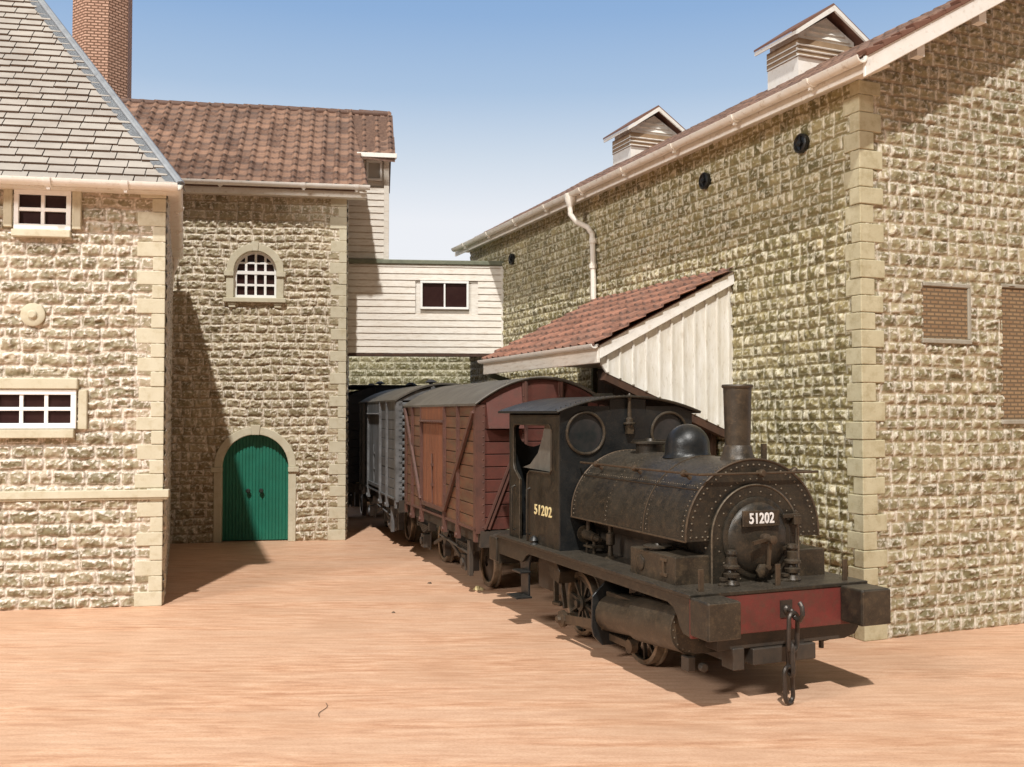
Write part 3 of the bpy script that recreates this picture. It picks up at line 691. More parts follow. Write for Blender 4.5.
gutter('gutter', MH, (-6, -.56, 8.88), (.58, -.56, 8.88), joints=[1.0, 2.9, 4.9, 6.2], r=.105, mat=M['white'])
# boarded upper end of the building
ext = clapboards('boarded_end', MH, 0.0, 1.06, 1.5, 7.2, 10.22, .178, M['clap'], 5, holes=[(.50, .92, 9.5, 10.0)])
mb = MB(); mb.bx(0.0, 1.05, 1.56, 4.4, 7.2, 10.2); mb.build('backing', M['clap'], ext, smooth=None)
mb = MB(); mb.bx(.98, 1.12, 1.44, 1.6, 7.25, 10.2); mb.build('corner_board', M['clap'], ext, smooth=None, bevel=.008)
mb = MB(); mb.bx(.25, 1.31, 1.0, 1.05, 10.02, 10.14); mb.bx(.25, 1.31, 1.05, 1.5, 10.1, 10.14); mb.build('fascia', M['white'], ext, smooth=None, bevel=.008)
w = sash_window(ext, .50, .93, 9.50, 10.05, 1, 1, fr=.06, y=1.50, mat='glass_pale')
# ============================================================ brick chimney
CH = MB(); rad = .855; cz = [(math.cos(R_(22.5 + 45 * k)) * rad, math.sin(R_(22.5 + 45 * k)) * rad) for k in range(8)]
CH.prism([(x, y, 0) for x, y in cz], (0, 0, 19))
ch = CH.build('brick_chimney', M['brick_ch'], smooth=None)
yaw9 = R_(9.06); lx, ly = -7.42, 6.0
ch.location = (-4.212 + lx * math.cos(yaw9) - ly * math.sin(yaw9), 24.953 + lx * math.sin(yaw9) + ly * math.cos(yaw9), 0); ch.rotation_euler = (0, 0, R_(11))
def chuv(co, n):
    t = V3(-n.y, n.x, 0); return (co.x * t.x + co.y * t.y + 7.03 + round(math.atan2(n.y, n.x) * 4) * .11, co.z)
setuv(ch, chuv); tag(ch, 'tall octagonal brown brick chimney rising behind the roofs', 'chimney')
# ============================================================ covered walkway
BW = tag(empty('covered_walkway', (-.27, 26.54, 0), 6), 'white clapboard covered walkway bridging between the two stone buildings', 'walkway')
clapboards('clapboards', BW, -4.35, .02, 0, 4.80, 7.18, .178, M['clap'], 9, holes=[(-2.2, -.9, 5.98, 6.74)])
mb = MB(); mb.bx(-4.35, 0.0, .03, 2.4, 4.84, 7.18); mb.build('body', M['clap'], BW, smooth=None)
mb = MB(); mb.bx(-4.35, .06, -.07, 2.5, 7.18, 7.30); mb.build('roof', M['felt'], BW, smooth=None, bevel=.02)
mb = MB(); mb.bx(-4.35, .02, -.02, .06, 4.72, 4.80); mb.build('floor_edge', M['brownwood'], BW, smooth=None)
mb = MB(); mb.bx(-.02, .05, -.055, .03, 4.8, 7.17); mb.build('corner_board', M['clap'], BW, smooth=None)
w = sash_window(BW, -2.20, -.90, 5.98, 6.74, 2, 1, fr=.06, bar=.045, y=-.02)
# ============================================================ far wall under the walkway
FW = stone_wall('stone_wall', None, (0, 0, 0), (1, 0, 0), (0, -1, 0), 9.0, 6.2, M['stone_far'], 41, du=.03, dv=.03, course=.26, length=.5, depth=.05, mw=.03)
FW.location = (-8.5, 36.6, 0)
mb = MB(); tag(FW, 'distant stone wall seen under the white covered walkway', 'wall')
# ============================================================ right-hand goods shed
GS = tag(empty('goods_shed', (4.954, 13.926, 0), 22.4), 'long stone goods shed with red pantile roof and lean-to canopy on the right', 'building')
TL = 16.2
core = MB(); core.bx(.2, 9.9, .2, TL, 0, 7.75)
core.prism([(.2, .2, 7.75), (9.9, .2, 7.75), (5.05, .2, 10.35)], (0, TL - .3, 0))
stone_wall('side_wall', GS, (0, TL, 0), (0, -1, 0), (-1, 0, 0), TL, 8.1, M['stone_long'], 51, du=.022, dv=.02, course=.185, length=.235, depth=.055, mw=.022, wob=.010, pw=.26, crk=.40, flat=[(TL - .34, TL + 1)])
topg = lambda u: 8.0 + .545 * np.minimum(u, 10 - u)
pan = lambda x0, x1, z0, z1: (lambda u, v: (u > x0) & (u < x1) & (v > z0) & (v < z1))
stone_wall('gable_wall', GS, (0, 0, 0), (1, 0, 0), (0, -1, 0), 10.0, 10.8, M['stone_gable'], 52, du=.022, dv=.02, course=.186, length=.26, depth=.052, mw=.024, wob=.011, pw=.24, crk=.44, flat=[(-1, .46)],
           top=topg, holes=[pan(1.13, 2.02, 4.29, 5.09), pan(2.68, 4.3, 3.10, 5.14)], extra=core)
quoins(GS, 0.0, 7.95, .262, (.38, .22), (.17, .30), M['dressed_r'], 12, flip=True)
for (x0, x1, z0, z1) in ((1.13, 2.02, 4.29, 5.09), (2.68, 4.3, 3.10, 5.14)):
    mb = MB(); mb.bx(x0 - .02, x1 + .02, -.012, .1, z0 - .02, z1 + .02); p = mb.build('brick_panel', M['brick_pan'], GS, smooth=None); setuv(p, lambda co, n: (co.x, co.z))
    mb = MB(); mb.bx(x0 - .04, x1 + .03, -.05, .05, z0 - .07, z0 - .0); mb.build('sill', M['edging'], p, smooth=None, bevel=.01)
    mb = MB(); mb.bx(x0, x1 + .03, -.035, .05, z1 - .03, z1 + .03); mb.build('lintel', M['edging'], p, smooth=None, bevel=.01)
    if x0 < 2: mb = MB(); mb.bx(x1 - .03, x1 + .03, -.04, .05, z0, z1 - .03); mb.build('jamb', M['edging'], p, smooth=None, bevel=.01)
# roof
tn = .56; rr = math.atan(tn); cr, sr = math.cos(rr), math.sin(rr); ue = -.44; ze = 8.045; RU = 5.0; LrR = (RU - ue) / cr; VO = .60
zr = ze + tn * (RU - ue)
slab = MB(); slab.prism([(ue, -VO, ze - .0), (RU, -VO, zr), (10.46, -VO, ze), (10.46, -VO, ze - .09), (RU, -VO, zr - .09), (ue, -VO, ze - .09)], (0, TL + VO + .02, 0))
tile_roof('roof', GS, (ue - .03, TL + .02, ze - .02), (0, -1, 0), (cr, 0, sr), (-sr, 0, cr), TL + VO + .07, LrR, M['tile_mid'], 61, du=.04, dv=.04, tw=.33, th=.36, amp=.010, step=.014, extra=slab)
mb = MB()
for sg in (1,):
    mb.prism([(-.46, -VO - .035, 7.74), (RU, -VO - .035, 7.74 + .56 * 5.46), (RU, -VO - .035, zr - .02), (-.46, -VO - .035, ze - .02)], (0, .05, 0))
mb.prism([(10.46, -VO - .035, 7.77), (RU, -VO - .034, 7.77 + .555 * 5.46), (RU, -VO - .034, zr - .02), (10.46, -VO - .035, ze - .02)], (0, .05, 0))
vb = mb.build('bargeboard', M['white'], GS, smooth=None, bevel=.01)
mb = MB()
for u in (.62, 1.8, 2.98, 4.2): mb = MB(); mb.bx(u - .07, u + .07, -VO + .06, -VO + .2, 7.60 + .56 * (u + .46), 7.84 + .56 * (u + .46)); mb.build('purlin_end', M['white'], GS, smooth=None)
mb = MB(); rs = random.Random(5); v = 0.0          # verge tiles, rough broken edge
while v < LrR - .1:
    l = .33 * rs.uniform(.85, 1.1); n0 = .045 + rs.uniform(-.01, .02)
    a = V3(ue + v * cr, -VO - .06, ze + v * sr); b = V3(ue + (v + l) * cr, -VO - .06, ze + (v + l) * sr); nn = V3(-sr, 0, cr)
    mb.prism([a - nn * .02, b - nn * .02, b + nn * .03, a + nn * n0 * 1.4], (0, .16 + rs.uniform(0, .03), 0)); v += l
mb.build('verge_tiles', M['tile_red'], GS, smooth=None, bevel=.01)
mb = MB(); mb.bx(-.42, -.38, -VO, TL + .2, 7.82, 8.0); mb.bx(-.38, .02, -VO + .02, TL + .2, 7.955, 7.985); mb.build('fascia', M['cream'], GS, smooth=None)
gutter('gutter', GS, (-.53, TL - .05, 8.0), (-.53, -VO - .06, 8.01), joints=[.9 + 1.85 * k for k in range(9)], r=.095)
mb = MB(); mb.lathe((-.54, 8.35, 8.0), (0, 0, -1), [(.12, 0), (.12, .13), (.06, .3)], 12)
mb.tube([(-.54, 8.35, 7.76), (-.54, 8.34, 7.55), (-.42, 8.28, 7.38), (-.2, 8.18, 7.26), (-.12, 8.12, 7.1), (-.11, 8.1, 6.6), (-.11, 8.08, 5.5)], .06, 10)
for z in (6.9, 6.35): mb.lathe((-.11, 8.1, z), (0, 0, 1), [(.085, 0), (.085, .1)], 10)
mb.build('downpipe', M['cream'], GS)
for t in (1.20, 3.84, 12.88):
    z = 7.34 if t < 10 else 7.25
    mb = MB(); mb.lathe((-.03, t, z), (-1, 0, 0), [(.15, 0), (.15, .06), (.12, .075), (.10, .045), (.05, .045), (.05, .085), (.02, .1)], 24)
    mb.bar((-.085, t - .11, z), (-.085, t + .11, z), .02, .02); mb.bar((-.085, t, z - .11), (-.085, t, z + .11), .02, .02, up=(1, 0, 0))
    mb.build('wall_plate', M['loco_blue'], GS)
# roof ventilators
for t0, dz in ((6.15, 0), (13.6, -.10)):
    cu, hw_, hb = 4.85, 1.03, .80; ap, ev = 12.18 + dz, 11.50 + dz; L_ = 1.5
    m_ = MB(); m_.bx(cu - hb, cu + hb, t0 + .22, t0 + L_ - .2, 9.4, 11.05 + dz); m_.prism([(cu - hb + .03, t0 + .25, 11.05 + dz), (cu + hb - .03, t0 + .25, 11.05 + dz), (cu + hb - .03, t0 + .25, 11.55 + dz), (cu, t0 + .25, 12.0 + dz), (cu - hb + .03, t0 + .25, 11.55 + dz)], (0, L_ - .5, 0))
    vt = m_.build('roof_ventilator', M['white'], GS, smooth=None)
    m_ = MB()
    for k in range(3):
        z = 11.04 + dz + k * .115
        m_.prism([(cu - hb - .02, t0 + .15, z), (cu - hb - .02, t0 + .25, z + .07), (cu - hb - .02, t0 + .27, z + .04), (cu - hb - .02, t0 + .17, z - .02)], (2 * hb + .04, 0, 0))
        m_.prism([(cu - hb - .04, t0 + .2, z - .02), (cu - hb - .04, t0 + .2, z), (cu - hb + .03, t0 + .2, z + .07), (cu - hb + .03, t0 + .2, z + .04)], (0, L_ - .42, 0))
    for z, q in ((11.50, .60), (11.62, .46), (11.74, .30)): m_.prism([(cu - q, t0 + .21, z + dz), (cu - q, t0 + .25, z + dz + .09), (cu - q, t0 + .255, z + dz)], (2 * q, 0, 0))
    m_.build('louvre', M['white'], vt, smooth=None)
    m_ = MB(); m_.bx(cu - hb - .015, cu + hb + .015, t0 + .19, t0 + L_ - .19, 11.02 + dz, 11.42 + dz); m_.build('louvre_opening', M['louvre_gap'], vt, smooth=None)
    m_ = MB()
    for sg in (-1, 1):
        m_.prism([(cu, t0, ap), (cu + sg * hw_, t0, ev), (cu + sg * hw_, t0, ev + .05), (cu, t0, ap + .06)], (0, L_, 0))
    m_.build('tiles', M['tile_red'], vt, smooth=None)
    m_ = MB()
    for sg in (-1, 1):
        m_.prism([(cu, t0 - .035, ap - .12), (cu + sg * hw_ * .98, t0 - .035, ev - .10), (cu + sg * hw_ * .98, t0 - .035, ev + .0), (cu, t0 - .035, ap)], (0, .05, 0))
        m_.bx(*sorted((cu + sg * hw_ * .95, cu + sg * hw_ * .98)), t0 + .02, t0 + L_, ev - .08, ev + .0)
    m_.build('bargeboard', M['white'], vt, smooth=None)
# lean-to canopy
ty0, ty1 = 3.03, 8.12; CE, CZ, WT = -2.62, 4.30, 5.66; ca = math.atan2(WT - CZ, -CE); cc, sc = math.cos(ca), math.sin(ca); CL = -CE / cc
slab = MB(); slab.prism([(CE, ty0, CZ - .02), (0, ty0, WT - .02), (0, ty0, WT - .08), (CE, ty0, CZ - .08)], (0, ty1 - ty0, 0))
can = tile_roof('canopy', GS, (CE - .06, ty1, CZ - .03), (0, -1, 0), (cc, 0, sc), (-sc, 0, cc), ty1 - ty0 + .10, CL + .02, M['tile_red'], 71, du=.03, dv=.022, tw=.30, th=.36, amp=.035, step=.04, extra=slab)
mb = MB()
pts = [(-.01, 5.52), (-.01, 2.90), (-.16, 2.92), (-2.42, 3.84), (-2.52, 3.97), (-2.58, 4.20)]
mb.prism([(u, ty0 + .06, z) for u, z in pts], (0, .05, 0))
side = mb.build('side_boarding', M['batten'], can, smooth=None)
mb = MB(); rs = random.Random(4); u = -.10
def low(u): return 2.92 + (-u - .16) * (.92 / 2.26) if u < -.16 else 2.90
while u > -2.5:
    mb.bx(u - .022, u + .022, ty0 + .035, ty0 + .06, low(u) + .01, 5.52 + u * .50)
    u -= .235 * rs.uniform(.93, 1.07)
mb.build('batten', M['batten'], side, smooth=None, bevel=.008)
mb = MB(); mb.prism([(-.02, ty0 - .02, 5.62), (-.02, ty0 - .02, 5.40), (CE + .02, ty0 - .02, 4.06), (CE + .02, ty0 - .02, 4.28)], (0, .05, 0)); mb.build('bargeboard', M['white'], can, smooth=None, bevel=.01)
mb = MB(); mb.bar((-.12, ty0 + .15, 2.84), (-2.45, ty0 + .15, 3.80), .14, .16, up=(0, 1, 0)); mb.build('bracket', M['brownwood'], can, smooth=None); mb = MB(); mb.bar((-.1, ty1 - .15, 2.84), (-2.4, ty1 - .15, 3.78), .1, .1, up=(0, 1, 0))
mb.build('bracket', M['brownwood'], can, smooth=None)
mb = MB(); mb.bx(CE - .02, CE + .03, ty0 - .02, ty1 + .05, 4.0, 4.26); mb.bx(CE + .03, -.1, ty0 + .2, ty1, 4.18, 4.22); mb.build('fascia', M['clap'], can, smooth=None, bevel=.01)
gutter('gutter', can, (CE - .09, ty1 + .04, 4.29), (CE - .09, ty0 - .05, 4.30), r=.07, mat=M['white'])
mb = MB(); rs = random.Random(6)
for k in range(12): mb.bx(-.16, -.08, 3.5 + k * .36, 3.5 + k * .36 + .345, 1.0, 4.15)
mb.build('loading_door', M['brownwood'], GS, smooth=None)
mb = MB(); mb.bx(-.02, -.14, ty1 - .05, ty1 + .02, 3.0, 4.2); mb.bar((CE + .1, ty1, 4.0), (-.9, ty1, 3.5), .1, .1); mb.build('end_bracket', M['felt'], can, smooth=None)

# ============================================================ steam locomotive (local: x across, y to the rear, z up)
LO = tag(empty('steam_locomotive', (2.983, 11.063, 0), 22), 'small weathered black saddle tank steam engine numbered 51202 at the head of the train', 'locomotive')
HW = 1.20
mb = MB(); mb.bx(-HW, HW, -.06, 5.66, 1.217, 1.262)
mb.build('footplate', M['loco'], LO, smooth=None, bevel=.008)
prof = [(.0, .80), (.12, .81), (.20, .88), (.25, .98), (.33, 1.06), (.46, 1.10), (4.40, 1.10), (4.52, 1.06), (4.60, .99), (4.66, .955), (5.64, .955), (5.64, 1.216), (0, 1.216)]
for sg in (-1, 1):
    mb = MB(); mb.prism([(sg * 1.17, y, z) for y, z in prof], (-sg * .035, 0, 0)); mb.build('valance', M['loco'], LO, smooth=None, bevel=.005)
mb = MB(); mb.bx(-1.17, 1.17, -.05, 0.0, .79, 1.216); bb = mb.build('buffer_beam', M['redbeam'], LO, smooth=None, bevel=.006)
for sg in (-1, 1):
    mb = MB(); a, b = sorted((sg * .80, sg * 1.20)); mb.bx(a, b, -.41, -.052, .83, 1.235); bf = mb.build('buffer', M['loco'], LO, smooth=None, bevel=.025, seg=3)
    mb = MB(); mb.bx(a + .004, b - .004, -.425, -.405, .84, 1.225); mb.build('buffer_face', M['loco_brown'], bf, smooth=None, bevel=.008)
    mb = MB(); a, b = sorted((sg * .80, sg * 1.20)); mb.bx(a, b, 5.68, 6.0, .82, 1.2); mb.build('buffer', M['loco'], LO, smooth=None, bevel=.02, seg=2)
mb = MB(); mb.bx(-1.17, 1.17, 5.62, 5.68, .80, 1.18); mb.build('rear_beam', M['loco'], LO, smooth=None)
mb = MB(); mb.prism([(-.78, .05, .79), (1.14, .05, .79), (1.16, .05, .72), (1.10, .05, .64), (.95, .05, .60), (-.78, .05, .60)], (0, .25, 0)); mb.bx(-.35, .5, .0, .3, .42, .6)
mb.bx(-.6, -.45, .02, .25, .38, .62); mb.bx(.25, .38, .05, .2, .48, .66); mb.bx(-1.0, -.9, .3, .45, .34, .5); mb.cyl((-.86, .25, .40), (-.86, .18, .40), .05, seg=10)
mb.build('drag_plate', M['under'], LO, smooth=None, bevel=.01)
# lamp irons
for x in (-.98, .03, .97):
    mb = MB(); mb.bx(x - .032, x + .032, .05, .075, 1.23, 1.505); mb.bx(x - .035, x + .035, .03, .13, 1.23, 1.245); mb.build('lamp_iron', M['bronze'], LO, smooth=None, bevel=.004)
# saddle tank
def tz(x, r=1.0):
    return 1.80 + .865 * r * math.sqrt(max(0, 1 - (x / (.92 * r)) ** 2))
tp = [(-.92, 1.745)] + [(-.92 * math.cos(math.pi * k / 40), 1.80 + .865 * math.sin(math.pi * k / 40)) for k in range(41)] + [(.92, 1.745)]
mb = MB(); y0, y1 = .46, 3.46
mb.prism([(x, y0, z) for x, z in tp], (0, y1 - y0, 0)); TK = mb; tank = empty('saddle_tank', parent=LO)
mb = MB(); mb.tube([(x, y0, z) for x, z in tp], .014, 6); mb.tube([(x * 1.003, y1 - .02, z + .003) for x, z in tp], .012, 6)
for yy in (1.42,): mb.tube([(x * 1.002, yy, z + .002) for x, z in tp], .008, 5)
for sg in (-1, 1): mb.tube([(sg * .735, y0, tz(.735) + .003), (sg * .735, y1, tz(.735) + .003)], .007, 5); mb.tube([(sg * .925, y0, 1.745), (sg * .925, y1, 1.745)], .012, 5)
SM = mb; mb = TK
def nrm(x, z): v = V3(x / .846, 0, (z - 1.8) / .748); return v.normalized()
for k in range(1, 34):          # front plate edge
    t = math.pi * k / 34; mb.rivet((-.855 * math.cos(t), y0 - .001, 1.80 + .80 * math.sin(t)), (0, -1, 0), .0155, 1)
for z in (1.79, ): 
    for x in (-.86, -.78, -.70, -.63, .63, .70, .78, .86): mb.rivet((x, y0 - .001, z), (0, -1, 0), .0155, 1)
for k in range(26):
    t = math.pi * (-.05 + 1.1 * k / 25); mb.rivet((-.665 * math.cos(t), y0 - .001, 1.77 + .665 * math.sin(t)), (0, -1, 0), .0145, 1)
for yy, n, r in ((.53, 46, .0125), (1.36, 46, .009), (1.48, 46, .006), (2.42, 46, .009), (3.38, 46, .011)):
    for k in range(n + 1):
        t = math.pi * k / n; x, z = -.92 * math.cos(t), 1.80 + .865 * math.sin(t); mb.rivet((x, yy, z), nrm(x, z), r, 1)
for sg in (-1, 1):
    for k in range(54): y = .56 + k * .0525; mb.rivet((sg * .70, y, tz(.70)), nrm(sg * .70, tz(.70)), .009, 1)
for v_, f_ in ((SM.v, SM.f),): mb.add(v_, f_, 2)
bpy.data.objects.remove(tank); tank = mb.build('saddle_tank', [M['loco'], M['bolt'], M['bronze']], LO, smooth=30)
mb = MB(); mb.cyl((0, .5, 1.78), (0, 3.5, 1.78), .57, seg=32); mb.bx(-.52, .52, .5, 3.5, 1.23, 1.7); mb.build('boiler', M['under'], LO)
# smokebox front and door
mb = MB(); sp = [(-.60, 1.235)] + [(-.60 * math.cos(math.pi * k / 28), 1.77 + .60 * math.sin(math.pi * k / 28)) for k in range(29)] + [(.60, 1.235)]
mb.prism([(x, y0 - .035, z) for x, z in sp], (0, .5, 0)); mb.tube([(x, y0 - .036, z) for x, z in sp], .012, 6, mi=1)
for k in range(22):
    t = 2 * math.pi * k / 22; mb.rivet((.52 * math.cos(t), y0 - .035, 1.77 + .52 * math.sin(t)), (0, -1, 0), .0135, 1)
sb = mb.build('smokebox', [M['loco'], M['bolt']], LO, smooth=30)
DZ = 1.765
mb = MB(); mb.lathe((.0, y0 - .03, DZ), (0, -1, 0), [(.465, 0), (.465, .03), (.44, .04), (.405, .04), (.395, .055), (.36, .085), (.25, .115), (.12, .13), (.01, .132)], 48)
door = mb.build('smokebox_door', M['loco'], LO, smooth=30)
mb = MB(); c = V3(.02, y0 - .16, DZ)
mb.lathe(c, (0, -1, 0), [(.06, 0), (.06, .06), (.035, .07), (.035, .15), (.05, .155), (.05, .19), (.02, .2)], 12)
mb.bar(c + V3(0, -.12, 0), c + V3(-.035, -.13, -.30), .035, .03, up=(0, 1, 0)); mb.lathe(c + V3(-.035, -.13, -.31), (0, -1, 0), [(.028, -.02), (.028, .02)], 10)
mb.bar(c + V3(0, -.08, .0), c + V3(-.22, -.10, -.035), .04, .03, up=(0, 1, 0))
mb.build('door_handle', M['bronze'], door)
mb = MB(); mb.lathe((-.0, y0 - .14, DZ - .37), (0, -1, 0), [(.085, 0), (.085, .03), (.05, .05)], 6); mb.build('door_clamp', M['loco_brown'], door); mb = MB(); mb.bx(.33, .56, y0 - .12, y0 - .085, DZ + .21, DZ + .26); mb.bx(.28, .54, y0 - .12, y0 - .085, DZ - .16, DZ - .11)
mb.cyl((.52, y0 - .10, DZ + .30), (.52, y0 - .10, DZ - .32), .016, seg=8); mb.bx(.47, .57, y0 - .14, y0 - .06, DZ + .13, DZ + .24)
mb.build('hinge', M['loco_brown'], door, smooth=None, bevel=.006)
mb = MB(); mb.bx(-.29, .215, y0 - .20, y0 - .172, 1.905, 2.09); pl = mb.build('number_plate', M['loco_brown'], door, smooth=None, bevel=.006)
t = text_mesh('numerals', '51202', .165, M['numwhite'], pl, frame((1, 0, 0), (0, 0, 1), (-.037, y0 - .203, 1.995)), xs=.80, offset=.004, spacing=1.05)
# turned cocks on the front footplate
def stack(x, y, z0, h, lean=0):
    mb = MB(); p = [(.035, 0), (.075, .01), (.085, .05), (.06, .09), (.045, .11), (.075, .13), (.08, .17), (.05, .19), (.04, .22), (.085, .235), (.085, .26), (.06, .28), (.055, .36), (.03, .37), (.03, .39), (.055, .40), (.05, .44), (.02, .45)]
    mb.lathe((x, y, z0), (lean, 0, 1), [(r * 1.15, hh * h / .45) for r, hh in p], 14)
    mb.cyl((x - .10, y, z0 + h * .16), (x + .02, y, z0 + h * .16), .045, seg=10); mb.lathe((x - .10, y, z0 + .0), (0, 0, 1), [(.05, 0), (.065, .02), (.065, .05), (.035, .07), (.05, .09), (.05, .12)], 12)
    return mb.build('lubricator', M['loco_brown'], LO)
stack(-.44, .28, 1.23, .43, .02); stack(.40, .28, 1.23, .46)
# chimney, dome, filler
mb = MB(); mb.lathe((.0, .77, 2.60), (0, 0, 1), [(.25, .0), (.21, .05), (.18, .12), (.165, .20), (.15, .22), (.15, .235), (.168, .90), (.18, .90), (.188, .92), (.18, .94), (.14, .94), (.13, .80)], 32, cap=False)
mb.build('chimney', M['loco_brown'], LO, smooth=30)
mb = MB(); pr_ = [(.325, 0), (.30, .035), (.29, .07), (.285, .15)] + [(.285 * math.cos(R_(a_)), .15 + .285 * math.sin(R_(a_))) for a_ in (10, 20, 30, 42, 54, 66, 78, 88)]
mb.lathe((0, 1.88, 2.625), (0, 0, 1), pr_, 36, cap=False); mb.build('dome', M['loco_blue'], LO, smooth=50)
mb = MB(); mb.lathe((0, 2.84, 2.60), (0, 0, 1), [(.20, 0), (.20, .17), (.27, .18), (.27, .205), (.08, .215), (.06, .25)], 28); mb.bar((-.27, 2.84, 2.815), (.27, 2.84, 2.815), .05, .03)
mb.build('tank_filler', M['loco'], LO, smooth=30)
# handrail with knobs
for sg in (-1, 1):
    mb = MB(); zr_ = 2.505; xr = .79
    mb.tube([(sg * xr, 3.42, zr_), (sg * xr, .40, zr_)], .015, 8)
    for yy in (2.95, 1.88, .72): mb.lathe((sg * (xr - .10), yy, zr_ - .06), (sg * .8, 0, .5), [(.03, 0), (.02, .05), (.038, .08), (.045, .115), (.035, .14), (.01, .15)], 10)
    mb.build('handrail', M['bronze'], tank)
mb = MB(); mb.tube([(-.80, .38, 2.505), (.86, .38, 2.505)], .015, 8); mb.lathe((.06, .46, 2.505), (0, -1, 0), [(.03, 0), (.02, .04), (.045, .06), (.05, .09), (.035, .12)], 10); mb.build('handrail', M['bronze'], tank)
mb = MB(); mb.bx(.16, .22, .50, .54, 2.6, 2.84); mb.build('lamp_iron', M['loco_brown'], LO, smooth=None)
# toolboxes
for sg in (-1, 1):
    mb = MB(); a, b = sorted((sg * 1.04, sg * .50)); mb.bx(a, b, .49, 1.53, 1.25, 1.575); tb = mb.build('toolbox', M['loco_brown'], LO, smooth=None, bevel=.012, seg=2)
    mb = MB(); mb.lathe((sg * .90, 1.12, 1.575), (0, 0, 1), [(.10, 0), (.10, .02), (.17, .035), (.17, .055), (.04, .06), (.03, .08)], 20); mb.build('lid', M['loco'], tb)
    mb = MB(); mb.lathe((sg * 1.038, 1.28, 1.41), (sg, 0, 0), [(.095, 0), (.095, .015), (.08, .022)], 20); mb.build('round_plate', M['loco_brown'], tb)
    mb = MB(); mb.bx(*sorted((sg * 1.038, sg * 1.06)), .66, .80, 1.33, 1.37); mb.bx(*sorted((sg * 1.038, sg * 1.065)), .71, .75, 1.35, 1.51); mb.bx(*sorted((sg * 1.038, sg * 1.06)), .66, .80, 1.50, 1.54)
    mb.build('latch', M['bronze'], tb, smooth=None, bevel=.004)
# injector and pipework below the tank
for sg in (-1, 1):
    mb = MB(); x = sg * .74
    mb.cyl((x, 3.36, 1.50), (x, 3.05, 1.48), .075, .06, 12); mb.cyl((x, 3.05, 1.48), (x, 2.92, 1.47), .045, .03, 10); mb.lathe((x, 3.40, 1.50), (0, -1, 0), [(.12, 0), (.12, .02), (.05, .03), (.05, .06)], 18)
    mb.bx(x - .1, x + .1, 3.0, 3.24, 1.35, 1.375); mb.cyl((x, 3.1, 1.23), (x, 3.1, 1.45), .025, seg=8); mb.cyl((x - .05, 3.22, 1.23), (x - .05, 3.22, 1.4), .018, seg=8)
    mb.cyl((x, 3.28, 1.5), (x, 3.28, 1.78), .03, seg=8)
    mb.lathe((x, 2.62, 1.23), (0, 0, 1), [(.11, 0), (.10, .03), (.04, .07), (.03, .2), (.06, .22), (.06, .36), (.03, .38), (.03, .56)], 14)
    mb.build('injector', M['loco_brown'], LO)
mb = MB(); mb.lathe((-.98, 3.62, 1.23), (0, 0, 1), [(.05, 0), (.03, .02), (.03, .22), (.06, .25), (.065, .30), (.05, .31), (.055, .33), (.03, .35)], 12)
mb.build('sand_lever', M['loco_blue'], LO); mb = MB(); mb.lathe((-1.13, 4.30, 1.23), (0, 0, 1), [(.06, 0), (.075, .03), (.05, .06), (.07, .09), (.05, .13), (.02, .16)], 10); mb.build('sand_lever', M['loco_blue'], LO)
# cab
CX, CY0, CY1 = 1.08, 3.48, 5.40
def cabz(x): return 3.185 + .235 * (1 - (x / 1.2) ** 2)
def cell(mb, cx, cz_, hx, z0, r, y, th, n=32):
    ou = []; inn = []
    for k in range(n):
        t = 2 * math.pi * k / n; dx, dz = math.cos(t), math.sin(t); s_ = min(hx / max(abs(dx), 1e-6), (cz_ - z0) / max(abs(dz), 1e-6))
        x, z = cx + dx * s_, cz_ + dz * s_; z = min(z, cabz(x) - .01); ou.append((x, y, z)); inn.append((cx + dx * r, y, cz_ + dz * r))
    mb.ring(ou, inn, (0, th, 0))
mb = MB()
mb.bx(-CX, CX, CY0, CY0 + .04, 1.232, 2.53); mb.prism([(-.29, CY0, 2.53), (.29, CY0, 2.53), (.29, CY0, cabz(.29) - .01), (0, CY0, cabz(0) - .01), (-.29, CY0, cabz(.29) - .01)], (0, .04, 0))
for sg in (-1, 1): cell(mb, sg * .685, 2.915, .395, 2.53, .27, CY0, .04)
cabf = mb.build('cab_front', M['loco_blue'], LO, smooth=None)
mb = MB(); mb.bx(-CX, CX, CY1 - .04, CY1, 1.232, 2.53); mb.prism([(-.29, CY1 - .04, 2.53), (.29, CY1 - .04, 2.53), (.29, CY1 - .04, cabz(.29) - .01), (0, CY1 - .04, cabz(0) - .01), (-.29, CY1 - .04, cabz(.29) - .01)], (0, .04, 0))
for sg in (-1, 1): cell(mb, sg * .685, 2.915, .395, 2.53, .25, CY1 - .04, .04)
mb.build('cab_rear', M['loco_blue'], LO, smooth=None)
for sg in (-1, 1):
    mb = MB(); n = 40
    mb.tube([(sg * .685 + math.cos(2 * math.pi * k / n) * .295, CY0 - .012, 2.915 + math.sin(2 * math.pi * k / n) * .295) for k in range(n)], .022, 8, closed=True)
    sw = mb.build('spectacle_window', M['loco_brown'], LO)
    mb = MB(); mb.lathe((sg * .685, CY0 + .035, 2.915), (0, -1, 0), [(.272, 0), (.272, .01)], 32); g = mb.build('pane', M['pane_blue'], sw, smooth=None)
